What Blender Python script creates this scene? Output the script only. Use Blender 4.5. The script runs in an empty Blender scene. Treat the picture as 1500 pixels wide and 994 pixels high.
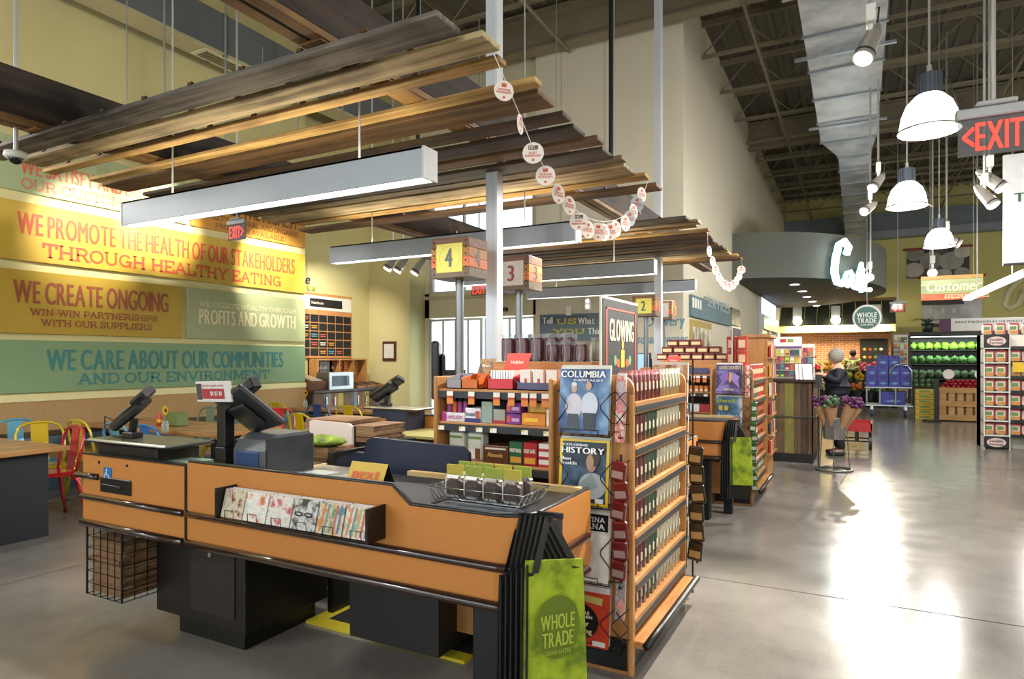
import bpy, math, random
from mathutils import Vector, Matrix
R = random.Random(7)
SC = bpy.context.scene
COL = SC.collection
PI = math.pi
# ---------------- camera ----------------
F = 950.0; TH = math.radians(28); CH = 1.5; HY = 525.0
cs, sn = math.cos(TH), math.sin(TH)
cam = bpy.data.cameras.new('camera'); camo = bpy.data.objects.new('camera', cam); COL.objects.link(camo)
cam.sensor_width = 36; cam.lens = F/1500*36; cam.shift_y = (HY-497)/1500; cam.clip_start = .02
camo.location = (0, 0, CH); camo.rotation_euler = (PI/2, 0, TH)
SC.camera = camo
# ---------------- world, exposure ----------------
w = bpy.data.worlds.new('World'); SC.world = w; w.use_nodes = True
w.node_tree.nodes['Background'].inputs[0].default_value = (.82, .91, 1, 1)
w.node_tree.nodes['Background'].inputs[1].default_value = 3.0
SC.view_settings.view_transform = 'Standard'; SC.view_settings.look = 'None'
SC.view_settings.gamma = 1; SC.view_settings.use_curve_mapping = False
SC.view_settings.exposure = 0.25
try:
    SC.cycles.use_denoising = True; SC.cycles.max_bounces = 6; SC.cycles.diffuse_bounces = 3; SC.cycles.glossy_bounces = 3
    SC.cycles.transmission_bounces = 4; SC.cycles.transparent_max_bounces = 8
    SC.cycles.caustics_reflective = False; SC.cycles.caustics_refractive = False; SC.cycles.sample_clamp_indirect = 4
except Exception: pass
def light(name, kind, loc, power, col=(1,1,1), aim=None, size=.1, sy=None, spot=60, blend=.5):
    l = bpy.data.lights.new(name, kind); l.energy = power; l.color = col
    if kind == 'AREA':
        l.size = size
        if sy: l.shape = 'RECTANGLE'; l.size_y = sy
    else: l.shadow_soft_size = size
    if kind == 'SPOT': l.spot_size = math.radians(spot); l.spot_blend = blend
    o = bpy.data.objects.new(name, l); COL.objects.link(o); o.location = loc
    if aim: o.rotation_euler = (Vector(aim)-Vector(loc)).to_track_quat('-Z', 'Y').to_euler()
    return o
# daylight through the storefront windows behind the photographer and at the entrance doors
light('window_daylight', 'AREA', (-5.6, -4.85, 2.6), 85, (.86,.93,1), (-5.6, 0, 1.6), 4.6, 3.0)
light('window_daylight', 'AREA', (3.0, -4.85, 2.6), 60, (.9,.95,1), (3.0, 0, 1.6), 6, 3.0)
light('door_daylight', 'AREA', (-6.4, 11.3, 1.5), 120, (.88,.94,1), (-6.0, 0, .8), 2.4, 2.2)
def W(px, py=None, X=None, Y=None, Z=None):
    a = (px-750)/F; b = (HY-py)/F if py is not None else 0
    dx, dy = -sn+a*cs, cs+a*sn
    t = X/dx if X is not None else (Y/dy if Y is not None else (Z-CH)/b)
    return (dx*t, dy*t, CH+b*t)
# ---------------- materials ----------------
def lin(h):
    c = [int(h[i:i+2], 16)/255 for i in (0,2,4)]
    return [x/12.92 if x <= .04045 else ((x+.055)/1.055)**2.4 for x in c]
MC = {}
def newmat(key):
    m = bpy.data.materials.new('proc_'+key); m.use_nodes = True; nt = m.node_tree
    return m, nt, nt.nodes['Principled BSDF']
def coords(nt, scale, rnd=True, rot=None):
    tc = nt.nodes.new('ShaderNodeTexCoord'); mp = nt.nodes.new('ShaderNodeMapping')
    nt.links.new(tc.outputs['Object'], mp.inputs['Vector']); mp.inputs['Scale'].default_value = scale
    if rot: mp.inputs['Rotation'].default_value = rot
    if rnd:
        oi = nt.nodes.new('ShaderNodeObjectInfo'); ml = nt.nodes.new('ShaderNodeMath'); ml.operation = 'MULTIPLY'
        ml.inputs[1].default_value = 37; nt.links.new(oi.outputs['Random'], ml.inputs[0]); nt.links.new(ml.outputs[0], mp.inputs['Location'])
    return mp.outputs['Vector']
def ramp(nt, fac, stops):
    r = nt.nodes.new('ShaderNodeValToRGB'); nt.links.new(fac, r.inputs[0]); e = r.color_ramp.elements
    while len(e) < len(stops): e.new(.5)
    for x, (p, c) in zip(e, stops): x.position = p; x.color = (*c, 1)
    return r.outputs[0]
def noise(nt, vec, sc, det=3, ro=.55):
    n = nt.nodes.new('ShaderNodeTexNoise'); nt.links.new(vec, n.inputs['Vector'])
    n.inputs['Scale'].default_value = sc; n.inputs['Detail'].default_value = det; n.inputs['Roughness'].default_value = ro
    return n.outputs['Fac']
def sc_col(c, k): return [min(1, x*k) for x in c]
def C(h, r=.5, m=0, var=.08, sc=9, bump=0, em=0, coat=0, alpha=1, emc=None, trans=0):
    key = f'{h}_{r}_{m}_{var}_{sc}_{bump}_{em}_{coat}_{alpha}_{trans}'
    if key in MC: return MC[key]
    M, nt, b = newmat(key); c = lin(h)
    v = coords(nt, (1,1,1)); n = noise(nt, v, sc)
    nt.links.new(ramp(nt, n, [(.25, sc_col(c, 1-var)), (.75, sc_col(c, 1+var))]), b.inputs['Base Color'])
    b.inputs['Roughness'].default_value = r; b.inputs['Metallic'].default_value = m
    if coat: b.inputs['Coat Weight'].default_value = coat
    if alpha < 1: b.inputs['Alpha'].default_value = alpha
    if trans: b.inputs['Transmission Weight'].default_value = trans
    if em:
        b.inputs['Emission Color'].default_value = (*lin(emc or h), 1); b.inputs['Emission Strength'].default_value = em
    if bump:
        bp = nt.nodes.new('ShaderNodeBump'); bp.inputs['Strength'].default_value = bump; bp.inputs['Distance'].default_value = .01
        nt.links.new(noise(nt, v, sc*4), bp.inputs['Height']); nt.links.new(bp.outputs[0], b.inputs['Normal'])
    MC[key] = M; return M
def WOOD(h1, h2, axis='x', r=.6, sc=1, key=''):
    k = 'wood'+h1+h2+axis+str(r)+str(sc)
    if k in MC: return MC[k]
    M, nt, b = newmat(k)
    s = {'x': (1.2,26,26), 'y': (26,1.2,26), 'z': (26,26,1.2)}[axis]
    v = coords(nt, tuple(q*sc for q in s)); n = noise(nt, v, 1.0, 5, .65)
    v2 = coords(nt, (2*sc,)*3); n2 = noise(nt, v2, 1.3, 3)
    mx = nt.nodes.new('ShaderNodeMath'); mx.operation = 'MULTIPLY_ADD'; mx.inputs[1].default_value = .6
    nt.links.new(n, mx.inputs[0])
    m2 = nt.nodes.new('ShaderNodeMath'); m2.operation = 'MULTIPLY'; m2.inputs[1].default_value = .4; nt.links.new(n2, m2.inputs[0])
    nt.links.new(m2.outputs[0], mx.inputs[2])
    nt.links.new(ramp(nt, mx.outputs[0], [(.41, lin(h1)), (.5, [(p+q)/2 for p,q in zip(lin(h1), lin(h2))]), (.59, lin(h2))]), b.inputs['Base Color'])
    b.inputs['Roughness'].default_value = r
    bp = nt.nodes.new('ShaderNodeBump'); bp.inputs['Strength'].default_value = .3; bp.inputs['Distance'].default_value = .004
    nt.links.new(n, bp.inputs['Height']); nt.links.new(bp.outputs[0], b.inputs['Normal'])
    MC[k] = M; return M
def EM(h, s):
    k = f'em{h}{s}'
    if k in MC: return MC[k]
    M, nt, b = newmat(k); b.inputs['Base Color'].default_value = (*lin(h), 1)
    n = noise(nt, coords(nt, (1,1,1)), 3); c = lin(h)
    nt.links.new(ramp(nt, n, [(0, sc_col(c,.95)), (1, c)]), b.inputs['Emission Color']); b.inputs['Emission Strength'].default_value = s
    MC[k] = M; return M
def GLASS(h='dfe9ea', a=.12, r=.03):
    k = f'glass{h}{a}'
    if k in MC: return MC[k]
    M, nt, b = newmat(k); out = nt.nodes['Material Output']
    tr = nt.nodes.new('ShaderNodeBsdfTransparent'); tr.inputs[0].default_value = (*[.5+.5*x for x in lin(h)], 1)
    b.inputs['Base Color'].default_value = (*lin(h), 1); b.inputs['Roughness'].default_value = r
    fr = nt.nodes.new('ShaderNodeFresnel'); fr.inputs[0].default_value = 1.45
    ad = nt.nodes.new('ShaderNodeMath'); ad.operation = 'ADD'; ad.inputs[1].default_value = a; nt.links.new(fr.outputs[0], ad.inputs[0])
    mx = nt.nodes.new('ShaderNodeMixShader'); nt.links.new(ad.outputs[0], mx.inputs[0]); nt.links.new(tr.outputs[0], mx.inputs[1]); nt.links.new(b.outputs[0], mx.inputs[2])
    nt.links.new(mx.outputs[0], out.inputs['Surface']); MC[k] = M; return M
def BRICK(c1, c2, mo, sc=1, bw=.22, bh=.075):
    k = 'brick'+c1
    if k in MC: return MC[k]
    M, nt, b = newmat(k); v = coords(nt, (1,1,1), False, (-PI/2, 0, 0))
    t = nt.nodes.new('ShaderNodeTexBrick'); nt.links.new(v, t.inputs['Vector'])
    t.inputs['Color1'].default_value = (*lin(c1),1); t.inputs['Color2'].default_value = (*lin(c2),1); t.inputs['Mortar'].default_value = (*lin(mo),1)
    t.inputs['Scale'].default_value = sc; t.inputs['Brick Width'].default_value = bw; t.inputs['Row Height'].default_value = bh; t.inputs['Mortar Size'].default_value = .008
    nt.links.new(t.outputs['Color'], b.inputs['Base Color']); b.inputs['Roughness'].default_value = .85; MC[k] = M; return M
def CONCRETE():
    M, nt, b = newmat('concrete'); v = coords(nt, (1,1,1), False)
    n = noise(nt, v, .9, 6, .6); n2 = noise(nt, v, 60, 3, .6); n3 = noise(nt, v, 4, 5, .6)
    a = nt.nodes.new('ShaderNodeMath'); a.operation = 'MULTIPLY_ADD'; a.inputs[1].default_value = .25; nt.links.new(n2, a.inputs[0]); nt.links.new(n, a.inputs[2])
    nt.links.new(ramp(nt, a.outputs[0], [(.4, lin('67635e')), (.62, lin('7e7a75')), (.85, lin('928e89'))]), b.inputs['Base Color'])
    rr = nt.nodes.new('ShaderNodeMapRange'); rr.inputs[3].default_value = .13; rr.inputs[4].default_value = .27
    nt.links.new(n3, rr.inputs[0]); nt.links.new(rr.outputs[0], b.inputs['Roughness'])
    b.inputs['Specular IOR Level'].default_value = .6
    return M
def PRINT(h1, h2, h3, sc=14, r=.35):
    """mottled printed picture (a photograph printed on paper)"""
    k = f'print{h1}{h2}{h3}{sc}'
    if k in MC: return MC[k]
    M, nt, b = newmat(k); v = coords(nt, (1,1,1)); n = noise(nt, v, sc, 3, .6)
    nt.links.new(ramp(nt, n, [(.36, lin(h1)), (.5, lin(h2)), (.64, lin(h3))]), b.inputs['Base Color']); b.inputs['Roughness'].default_value = r
    MC[k] = M; return M
# ---------------- mesh builder (world coordinates; build() moves into the parent's frame) ----------------
class MB:
    def __init__(s, mat=None): s.v=[]; s.f=[]; s.mi=[]; s.sm=[]; s.mats=[]; s.cur=0; s.T=None; (s.m(mat) if mat else None)
    def m(s, mat):
        if mat not in s.mats: s.mats.append(mat)
        s.cur = s.mats.index(mat); return s
    def add(s, vs, fs, smooth=False):
        o = len(s.v)
        if s.T is not None: vs = [s.T @ Vector(p) for p in vs]
        s.v += [tuple(p) for p in vs]; s.f += [tuple(i+o for i in q) for q in fs]; s.mi += [s.cur]*len(fs); s.sm += [smooth]*len(fs); return s
    def bx(s, x0,x1,y0,y1,z0,z1, b=0):
        if b <= 0:
            return s.add([(x,y,z) for z in (z0,z1) for y in (y0,y1) for x in (x0,x1)], [(0,2,3,1),(4,5,7,6),(0,1,5,4),(2,6,7,3),(0,4,6,2),(1,3,7,5)])
        lo, hi = (x0,y0,z0), (x1,y1,z1); vs=[]; idx={}
        for k in range(8):
            sg = [(k>>i)&1 for i in range(3)]
            for ax in range(3):
                p=[]
                for i in range(3):
                    e = hi[i] if sg[i] else lo[i]
                    p.append(e if i==ax else e + (-b if sg[i] else b))
                idx[(k,ax)] = len(vs); vs.append(tuple(p))
        fs=[]
        for ax in range(3):
            u, w_ = (ax+1)%3, (ax+2)%3
            for sd in (0,1):
                q=[idx[((sd<<ax)|(a<<u)|(c<<w_), ax)] for a,c in ((0,0),(1,0),(1,1),(0,1))]
                fs.append(tuple(q if sd else q[::-1]))
            for a in (0,1):
                for c in (0,1):
                    k0=(a<<u)|(c<<w_); k1=k0|(1<<ax)
                    q=[idx[(k0,u)],idx[(k1,u)],idx[(k1,w_)],idx[(k0,w_)]]
                    fs.append(tuple(q if a==c else q[::-1]))
        for k in range(8):
            q=[idx[(k,i)] for i in range(3)]
            fs.append(tuple(q if bin(k).count('1')%2 else q[::-1]))
        return s.add(vs, fs)
    def cyl(s, p0, p1, r0, r1=None, n=10, caps=True):
        r1 = r0 if r1 is None else r1
        p0, p1 = Vector(p0), Vector(p1); d = (p1-p0).normalized()
        u = d.orthogonal().normalized(); w_ = d.cross(u)
        ring = lambda p, r: [p+(u*math.cos(2*PI*i/n)+w_*math.sin(2*PI*i/n))*r for i in range(n)]
        a, b = ring(p0,r0), ring(p1,r1)
        s.add(a+b, [(i,(i+1)%n,n+(i+1)%n,n+i) for i in range(n)], n > 6)
        if caps: s.add(a, [tuple(range(n))[::-1]]); s.add(b, [tuple(range(n))])
        return s
    def tube(s, pts, r, n=6, closed=False):
        pts=[Vector(p) for p in pts]; N=len(pts); rings=[]; u=None
        for i,p in enumerate(pts):
            d = (pts[(i+1)%N]-pts[i-1]) if closed else (pts[min(i+1,N-1)]-pts[max(i-1,0)])
            d.normalize()
            if u is None: u = d.orthogonal().normalized()
            else:
                u = (u-d*u.dot(d)); u = u.normalized() if u.length > 1e-5 else d.orthogonal().normalized()
            w_ = d.cross(u); rr = r[i] if isinstance(r,(list,tuple)) else r
            rings += [p+(u*math.cos(2*PI*k/n)+w_*math.sin(2*PI*k/n))*rr for k in range(n)]
        fs=[(i*n+k, i*n+(k+1)%n, ((i+1)%N)*n+(k+1)%n, ((i+1)%N)*n+k) for i in range(N if closed else N-1) for k in range(n)]
        if not closed: fs += [tuple(range(n))[::-1], tuple((N-1)*n+k for k in range(n))]
        return s.add(rings, fs, True)
    def lathe(s, prof, c, n=16, smooth=True):
        vs=[(c[0]+r*math.cos(2*PI*i/n), c[1]+r*math.sin(2*PI*i/n), c[2]+z) for r,z in prof for i in range(n)]
        fs=[(j*n+i, j*n+(i+1)%n, (j+1)*n+(i+1)%n, (j+1)*n+i) for j in range(len(prof)-1) for i in range(n)]
        if prof[0][0] > 1e-4: fs.append(tuple(range(n))[::-1])
        if prof[-1][0] > 1e-4: fs.append(tuple((len(prof)-1)*n+i for i in range(n)))
        return s.add(vs, fs, smooth)
    def ball(s, c, r, n=10, m=6, j=0, rnd=None):
        rx,ry,rz = r if isinstance(r,(tuple,list)) else (r,r,r); vs=[]
        for a in range(m+1):
            for i in range(n):
                q = 1+(rnd.uniform(-j,j) if rnd else 0); th=PI*a/m; ph=2*PI*i/n
                vs.append((c[0]+rx*q*math.sin(th)*math.cos(ph), c[1]+ry*q*math.sin(th)*math.sin(ph), c[2]-rz*q*math.cos(th)))
        return s.add(vs, [(a*n+i, a*n+(i+1)%n, (a+1)*n+(i+1)%n, (a+1)*n+i) for a in range(m) for i in range(n)], True)
    def prism(s, poly, ax, d0, d1):
        """polygon in the plane across axis ax ('x': (y,z), 'y': (x,z), 'z': (x,y)), extruded d0..d1"""
        f = {'x': lambda a,b,d:(d,a,b), 'y': lambda a,b,d:(a,d,b), 'z': lambda a,b,d:(a,b,d)}[ax]; n=len(poly)
        vs=[f(a,b,d0) for a,b in poly]+[f(a,b,d1) for a,b in poly]
        return s.add(vs, [tuple(range(n)), tuple(range(2*n-1,n-1,-1))]+[(i,i+n,(i+1)%n+n,(i+1)%n) for i in range(n)])
    def quad(s, a,b,c,d): return s.add([a,b,c,d], [(0,1,2,3)])
    def build(s, name, parent=None, kind=None, off=None):
        me = bpy.data.meshes.new(name); o = Vector(off) if off else Vector((0,0,0))
        p = parent
        while p is not None: o = o + p.location; p = p.parent
        me.from_pydata([(v[0]-o.x, v[1]-o.y, v[2]-o.z) for v in s.v], [], s.f)
        for mt in s.mats: me.materials.append(mt)
        me.polygons.foreach_set('material_index', s.mi); me.polygons.foreach_set('use_smooth', s.sm); me.update()
        ob = bpy.data.objects.new(name, me); COL.objects.link(ob); ob.parent = parent
        if off: ob.location = off
        if kind: ob['kind'] = kind
        return ob
def tag(o, label, cat, group=None):
    o['label'] = label; o['category'] = cat
    if group: o['group'] = group
    return o
def thing(name, label, cat, loc=(0,0,0), group=None):
    o = bpy.data.objects.new(name, None); COL.objects.link(o); o.location = loc; o.empty_display_size = .1
    return tag(o, label, cat, group)
def copy_tree(o, loc=None, rz=None, label=None, group=None, parent=None):
    c = o.copy(); COL.objects.link(c)
    if parent is not None: c.parent = parent
    if loc is not None: c.location = loc
    if rz is not None: c.rotation_euler = (0,0,rz)
    if label: c['label'] = label
    if group: c['group'] = group
    for ch in o.children: copy_tree(ch, parent=c)
    return c
# ---------------- lettering ----------------
GL = {}
def glyph_init(chars, weights):
    for wt in weights:
        for ch in chars:
            cu = bpy.data.curves.new('g', 'FONT'); cu.body = ch; cu.offset = wt; cu.resolution_u = 3; cu.size = 1
            ob = bpy.data.objects.new('g', cu); COL.objects.link(ob); GL[(wt,ch)] = ob
    dg = bpy.context.evaluated_depsgraph_get()
    for k, ob in list(GL.items()):
        me = ob.evaluated_get(dg).to_mesh()
        GL[k] = ([(v.co.x, v.co.y) for v in me.vertices], [tuple(p.vertices) for p in me.polygons])
        ob.evaluated_get(dg).to_mesh_clear()
        cu = ob.data; bpy.data.objects.remove(ob); bpy.data.curves.remove(cu)
glyph_init('ABCDEFGHIJKLMNOPQRSTUVWXYZabcdefghijklmnopqrstuvwxyz0123456789-.,!?$&<>', (0,))
CAPH = max(y for x,y in GL[(0,'H')][0])
def arc(cx, cy, rx, ry, a0, a1, n=10): return [(cx+rx*math.cos(math.radians(a0+(a1-a0)*i/n)), cy+ry*math.sin(math.radians(a0+(a1-a0)*i/n))) for i in range(n+1)]
# slab-serif capitals drawn as strokes: width, polylines, serif positions
O_ = arc(.5,.5,.42,.42,90,450,18)
SLAB = {'A':(1.05,[[(.12,.05),(.5,.95),(.93,.05)],[(.28,.36),(.76,.36)]],[(.12,.05),(.93,.05)]),'B':(.95,[[(.2,.05),(.2,.95)],[(.2,.94),(.55,.94)]+arc(.55,.74,.22,.2,90,-90)+[(.2,.54)],[(.55,.54)]+arc(.58,.3,.26,.24,90,-90)+[(.2,.06)]],[(.2,.05),(.2,.95)]),
'C':(1,[arc(.52,.5,.42,.42,40,320,16),[(.86,.95),(.86,.66)]],[]),'D':(1,[[(.2,.05),(.2,.95)],[(.2,.93),(.5,.93)]+arc(.5,.5,.42,.43,90,-90,12)+[(.2,.07)]],[(.2,.05),(.2,.95)]),
'E':(.95,[[(.2,.05),(.2,.95)],[(.05,.94),(.84,.94),(.84,.72)],[(.2,.5),(.62,.5)],[(.05,.06),(.86,.06),(.86,.3)]],[(.2,.05),(.2,.95)]),'G':(1.05,[arc(.52,.5,.42,.42,40,345,16),[(.6,.44),(.98,.44)],[(.88,.44),(.88,.06)]],[]),
'H':(1.1,[[(.2,.05),(.2,.95)],[(.88,.05),(.88,.95)],[(.2,.5),(.88,.5)]],[(.2,.05),(.2,.95),(.88,.05),(.88,.95)]),'I':(.5,[[(.25,.05),(.25,.95)]],[(.25,.05),(.25,.95)]),'L':(.9,[[(.2,.05),(.2,.95)],[(.05,.06),(.82,.06),(.82,.36)]],[(.2,.05),(.2,.95)]),
'M':(1.25,[[(.17,.05),(.2,.95),(.62,.2),(1.04,.95),(1.07,.05)]],[(.17,.05),(.17,.95),(1.07,.95),(1.07,.05)]),'N':(1.1,[[(.2,.05),(.2,.95),(.88,.05),(.88,.95)]],[(.2,.05),(.16,.95),(.88,.95)]),'O':(1.02,[O_],[]),'P':(.92,[[(.2,.05),(.2,.95)],[(.2,.94),(.55,.94)]+arc(.55,.69,.27,.25,90,-90)+[(.2,.44)]],[(.2,.05),(.2,.95)]),
'Q':(1.02,[O_,[(.6,.25),(.92,-.05)]],[]),'R':(1.02,[[(.2,.05),(.2,.95)],[(.2,.94),(.55,.94)]+arc(.55,.71,.25,.23,90,-90)+[(.2,.48)],[(.55,.48),(.88,.05)]],[(.2,.05),(.2,.95),(.9,.05)]),
'S':(.88,[arc(.44,.72,.3,.21,30,250,10)+arc(.44,.28,.33,.22,80,-150,12),[(.75,.94),(.75,.68)],[(.1,.06),(.1,.34)]],[]),'T':(1,[[(.5,.05),(.5,.95)],[(.08,.7),(.08,.94),(.92,.94),(.92,.7)]],[(.5,.05)]),'U':(1.08,[[(.2,.95)]+arc(.54,.4,.34,.34,180,360,10)+[(.88,.95)]],[(.2,.95),(.88,.95)]),
'V':(1.05,[[(.12,.95),(.52,.05),(.93,.95)]],[(.12,.95),(.93,.95)]),'W':(1.4,[[(.12,.95),(.42,.05),(.7,.9),(.98,.05),(1.28,.95)]],[(.12,.95),(1.28,.95),(.7,.93)]),'Y':(1.05,[[(.12,.95),(.52,.48),(.93,.95)],[(.52,.48),(.52,.05)]],[(.12,.95),(.93,.95),(.52,.05)]),'-':(.5,[[(.1,.45),(.4,.45)]],[])}
def txt(mb, s, org, ux, uy, h, w=None, wt=.022, slab=False, align='l', shear=0):
    """flat lettering: org = lower left (or centre if align 'c'), cap height h, total width w if given"""
    ux, uy = Vector(ux), Vector(uy); items=[]; x=0
    for ch in s:
        if slab:
            if ch == ' ': x += .5; continue
            wd, st, se = SLAB[ch]; th=.085; vs=[]; fs=[]
            def seg(p, q, t=th):
                d=Vector((q[0]-p[0], q[1]-p[1])); L=d.length
                if L < 1e-6: return
                d/=L; nn=Vector((-d.y,d.x))*t; e=d*t*.5; o=len(vs)
                P,Q=Vector(p)-e, Vector(q)+e
                vs.extend([P+nn,P-nn,Q-nn,Q+nn]); fs.append((o,o+1,o+2,o+3))
            for pl in st:
                for a_,b_ in zip(pl, pl[1:]): seg(a_, b_, th if len(pl)<6 else .075)
            for (a_,b_) in se: seg((a_-.15,b_), (a_+.15,b_), .05)
            items += [([(v[0]*1.25+x, v[1]) for v in [vs[i] for i in q]], [(0,1,2,3)], .0003*(n_%4)) for n_,q in enumerate(fs)]; x += wd*1.25
        else:
            if ch == ' ': x += .33; continue
            vs, fs = GL[(0,ch)]; x0=min(v[0] for v in vs); x1=max(v[0] for v in vs)
            items += [([((v[0]-x0)/CAPH+x+e, v[1]/CAPH) for v in vs], fs, .0003*(n_)) for n_,e in enumerate((-.055,-.028,0,.028,.055) if wt else (0,))]; x += (x1-x0)/CAPH+(.19 if wt else .13)
    tot = max(x-.1, .1); kx = (w/tot if w else h)
    o = Vector(org)
    if align == 'c': o = o - ux*(tot*kx/2) - uy*(h/2)
    nn = ux.cross(uy).normalized()
    for vs, fs, e in items: mb.add([o+ux*((vx+shear*vy)*kx)+uy*(vy*h)+nn*e*min(1,h*6) for vx,vy in vs], fs)
    return mb
# =====================================================================  THE SETTING
ZC = 7.6; XL = -8.2; XB = -2.46; YD = 10.6; YF = 27.4
cream = C('d6cc94', .8, var=.04, sc=2); creamw = C('cfc8ab', .85, var=.03, sc=1.5); tallw = C('d9d3c0', .85, var=.03, sc=1.2); yellow = C('d9cf86', .8, var=.04, sc=2)
greyw = C('b9b09a', .85, var=.03, sc=2); white = C('e8e8e4', .45, var=.02); black = C('0b0c0e', .4, var=.15); steel = C('b9bcc0', .28, 1, var=.06)
alum = C('c9ced6', .35, .6, var=.03); rodm = C('c4c6c8', .4, .7, var=.05); brownlam = C('241a18', .38, var=.1)
def S(name, mb, parent=None):
    o = mb.build(name, parent)
    if parent is None: o['kind'] = 'structure'
    return o
fl = S('floor', MB(CONCRETE()).bx(-9.2, 9.2, -5.2, YF+.2, -.2, 0))
jm = C('4c463e', .9)
for y in (4.55, 10.9, 17.2): S('control_joint', MB(jm).bx(-8.2, 9, y-.004, y+.004, -.01, .0012), fl)
for x in (2.6, -5.0): S('control_joint', MB(jm).bx(x-.004, x+.004, -5, 27.4, -.01, .0012), fl)
S('floor_exterior', MB(C('b9b6ae', .9)).bx(-16, -5.1, YD+.2, 24, -.2, -.01))
S('wall_left', MB(cream).bx(-9.0, XL, -5, 8.0, 0, ZC))
S('wall_recess', MB(cream).bx(-9.0, -8.6, 8.0, 10.1, 0, ZC))
S('wall_corner', MB(C('d2c894', .85, var=.03, sc=2)).bx(-9.0, -7.6, 10.1, 10.8, 0, ZC))
wd = MB(creamw)
wd.bx(-7.6,-5.1,YD,YD+.2,4.55,ZC).bx(-7.6,-5.1,YD,YD+.2,3.5,3.72).bx(-7.6,-5.1,YD,YD+.2,2.3,2.78).bx(-7.6,-7.5,YD,YD+.2,0,4.6).bx(-5.2,-5.1,YD,YD+.2,0,4.6)
wd.m(C('b5ab93', .6)).bx(-7.6,-5.1,YD-.05,YD,2.66,2.72)
S('wall_entrance', wd)
S('wall_tall', MB(tallw).bx(-5.1, XB, 10.5, YF, 0, ZC))
for y in (-1,): pass
S('trim_1', MB(C('a8a294', .8)).bx(-3.79,-3.785,10.492,10.5,2.9,ZC).bx(-4.6,-4.595,10.492,10.5,2.9,ZC))
S('wall_far', MB(C('cbc581', .8, var=.03, sc=1)).bx(XB, 9.2, YF, YF+.2, 0, ZC))
S('trim_2', MB(C('6d7880', .6)).bx(XB, 9, YF-.5, YF, 6.1, 6.75).m(C('8b93a0', .6)).bx(XB, 9, YF-.55, YF, 5.85, 6.1))
S('wall_right', MB(cream).bx(9.0, 9.2, -5, YF, 0, ZC))
wb = MB(cream).bx(-9,9.2,-5.2,-5,4.2,ZC).bx(-9,9.2,-5.2,-5,0,.9)
for a,b in ((-9,-8),(-3.2,0),(6,9.2)): wb.bx(a,b,-5.2,-5,.9,4.2)
S('wall_back', wb)
for i,(a,b) in enumerate(((-8,-3.2),(0,6))):
    wo = S('window_%d'%(i+1), MB(alum).bx(a,b,-5.15,-5.05,4.14,4.2).bx(a,b,-5.15,-5.05,.9,.96).bx(a,b,-5.15,-5.05,2.5,2.56))
    n=4
    for k in range(n+1):
        x=a+(b-a-.06)*k/n; S('mullion', MB(alum).bx(x,x+.06,-5.15,-5.05,.9,4.2), wo)
    for k in range(n): S('pane', MB(GLASS()).bx(a+(b-a)*k/n+.05,a+(b-a)*(k+1)/n-.01,-5.105,-5.095,.95,4.15), wo)
# entrance: sliding door leaves, transom and high windows
def glazed(name, x0, x1, z0, z1, n, y=YD+.08, fr=.045, mat=alum):
    o = S(name, MB(mat).bx(x0,x1,y-.03,y+.03,z1-fr,z1).bx(x0,x1,y-.03,y+.03,z0,z0+fr))
    for k in range(n+1):
        x = x0+(x1-x0-fr)*k/n; S('mullion', MB(mat).bx(x,x+fr,y-.03,y+.03,z0+fr,z1-fr), o)
    for k in range(n): S('pane', MB(GLASS()).bx(x0+(x1-x0-fr)*k/n+fr, x0+(x1-x0-fr)*(k+1)/n, y-.006, y+.006, z0+fr, z1-fr), o)
    return o
d1 = glazed('door_1', -7.5, -6.3, 0, 2.28, 4, YD+.06); d2 = glazed('door_2', -6.28, -5.2, 0, 2.28, 2, YD+.13)
S('handle', MB(black).bx(-6.36,-6.33,YD+.0,YD+.03,1.0,1.25), d1)
S('sensor', MB(black).bx(-6.0,-5.72,YD-.06,YD+.02,2.38,2.45,.01), d2)
glazed('window_3', -7.5, -5.2, 2.78, 3.5, 3); glazed('window_4', -7.5, -5.2, 3.72, 4.55, 3)
# ceiling: fluted deck, open web joists, girder, bridging
dk = MB(C('5d574a', .8, var=.06)); prof=[]; x=-8.6
while x < 9: prof += [(x,ZC),(x+.16,ZC),(x+.18,ZC-.045),(x+.26,ZC-.045)]; x += .28
prof = prof+[(9.2,ZC+.1),(-8.6,ZC+.1)]
n=len(prof); dk.add([(a,-5,b) for a,b in prof]+[(a,YF,b) for a,b in prof], [(i,i+n,(i+1)%n+n,(i+1)%n) for i in range(n)])
ceil = S('ceiling', dk)
jmat = C('7d7561', .7, var=.05)
def joist(x0, x1, y):
    z1, z0 = ZC-.1, ZC-.72; m = MB(jmat)
    for yy in (y-.035, y+.012):
        m.bx(x0,x1,yy,yy+.024,z0,z0+.05); m.bx(x0,x1,yy,yy+.024,z1-.05,z1+.05)
    x=x0; k=0
    while x < x1-.7:
        a,b = ((x,y,z0+.03),(x+.6,y,z1)) if k%2==0 else ((x,y,z1),(x+.6,y,z0+.03))
        m.cyl(a,b,.013,n=5,caps=False); x+=.6; k+=1
    return m
ja = S('joist', joist(-8.2, 9, 0.0), ceil); ja.location = (0,-2.6,0)
jb = S('joist', joist(XB+.0, 9, 0.0), ceil); jb.location = (0, 11.9, 0)
for k in range(1,7): c=ja.copy(); COL.objects.link(c); c.location=(0,-2.6+1.9*k,0)
for k in range(1,9): c=jb.copy(); COL.objects.link(c); c.location=(0,11.9+1.75*k,0)
for y in (10.2, 17.6): S('girder', MB(jmat).bx(-8.2 if y<11 else XB,9,y-.12,y+.12,ZC-.76,ZC-.72).bx(-8.2 if y<11 else XB,9,y-.015,y+.015,ZC-.72,ZC-.1).bx(-8.2 if y<11 else XB,9,y-.12,y+.12,ZC-.12,ZC-.08), ceil)
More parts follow.
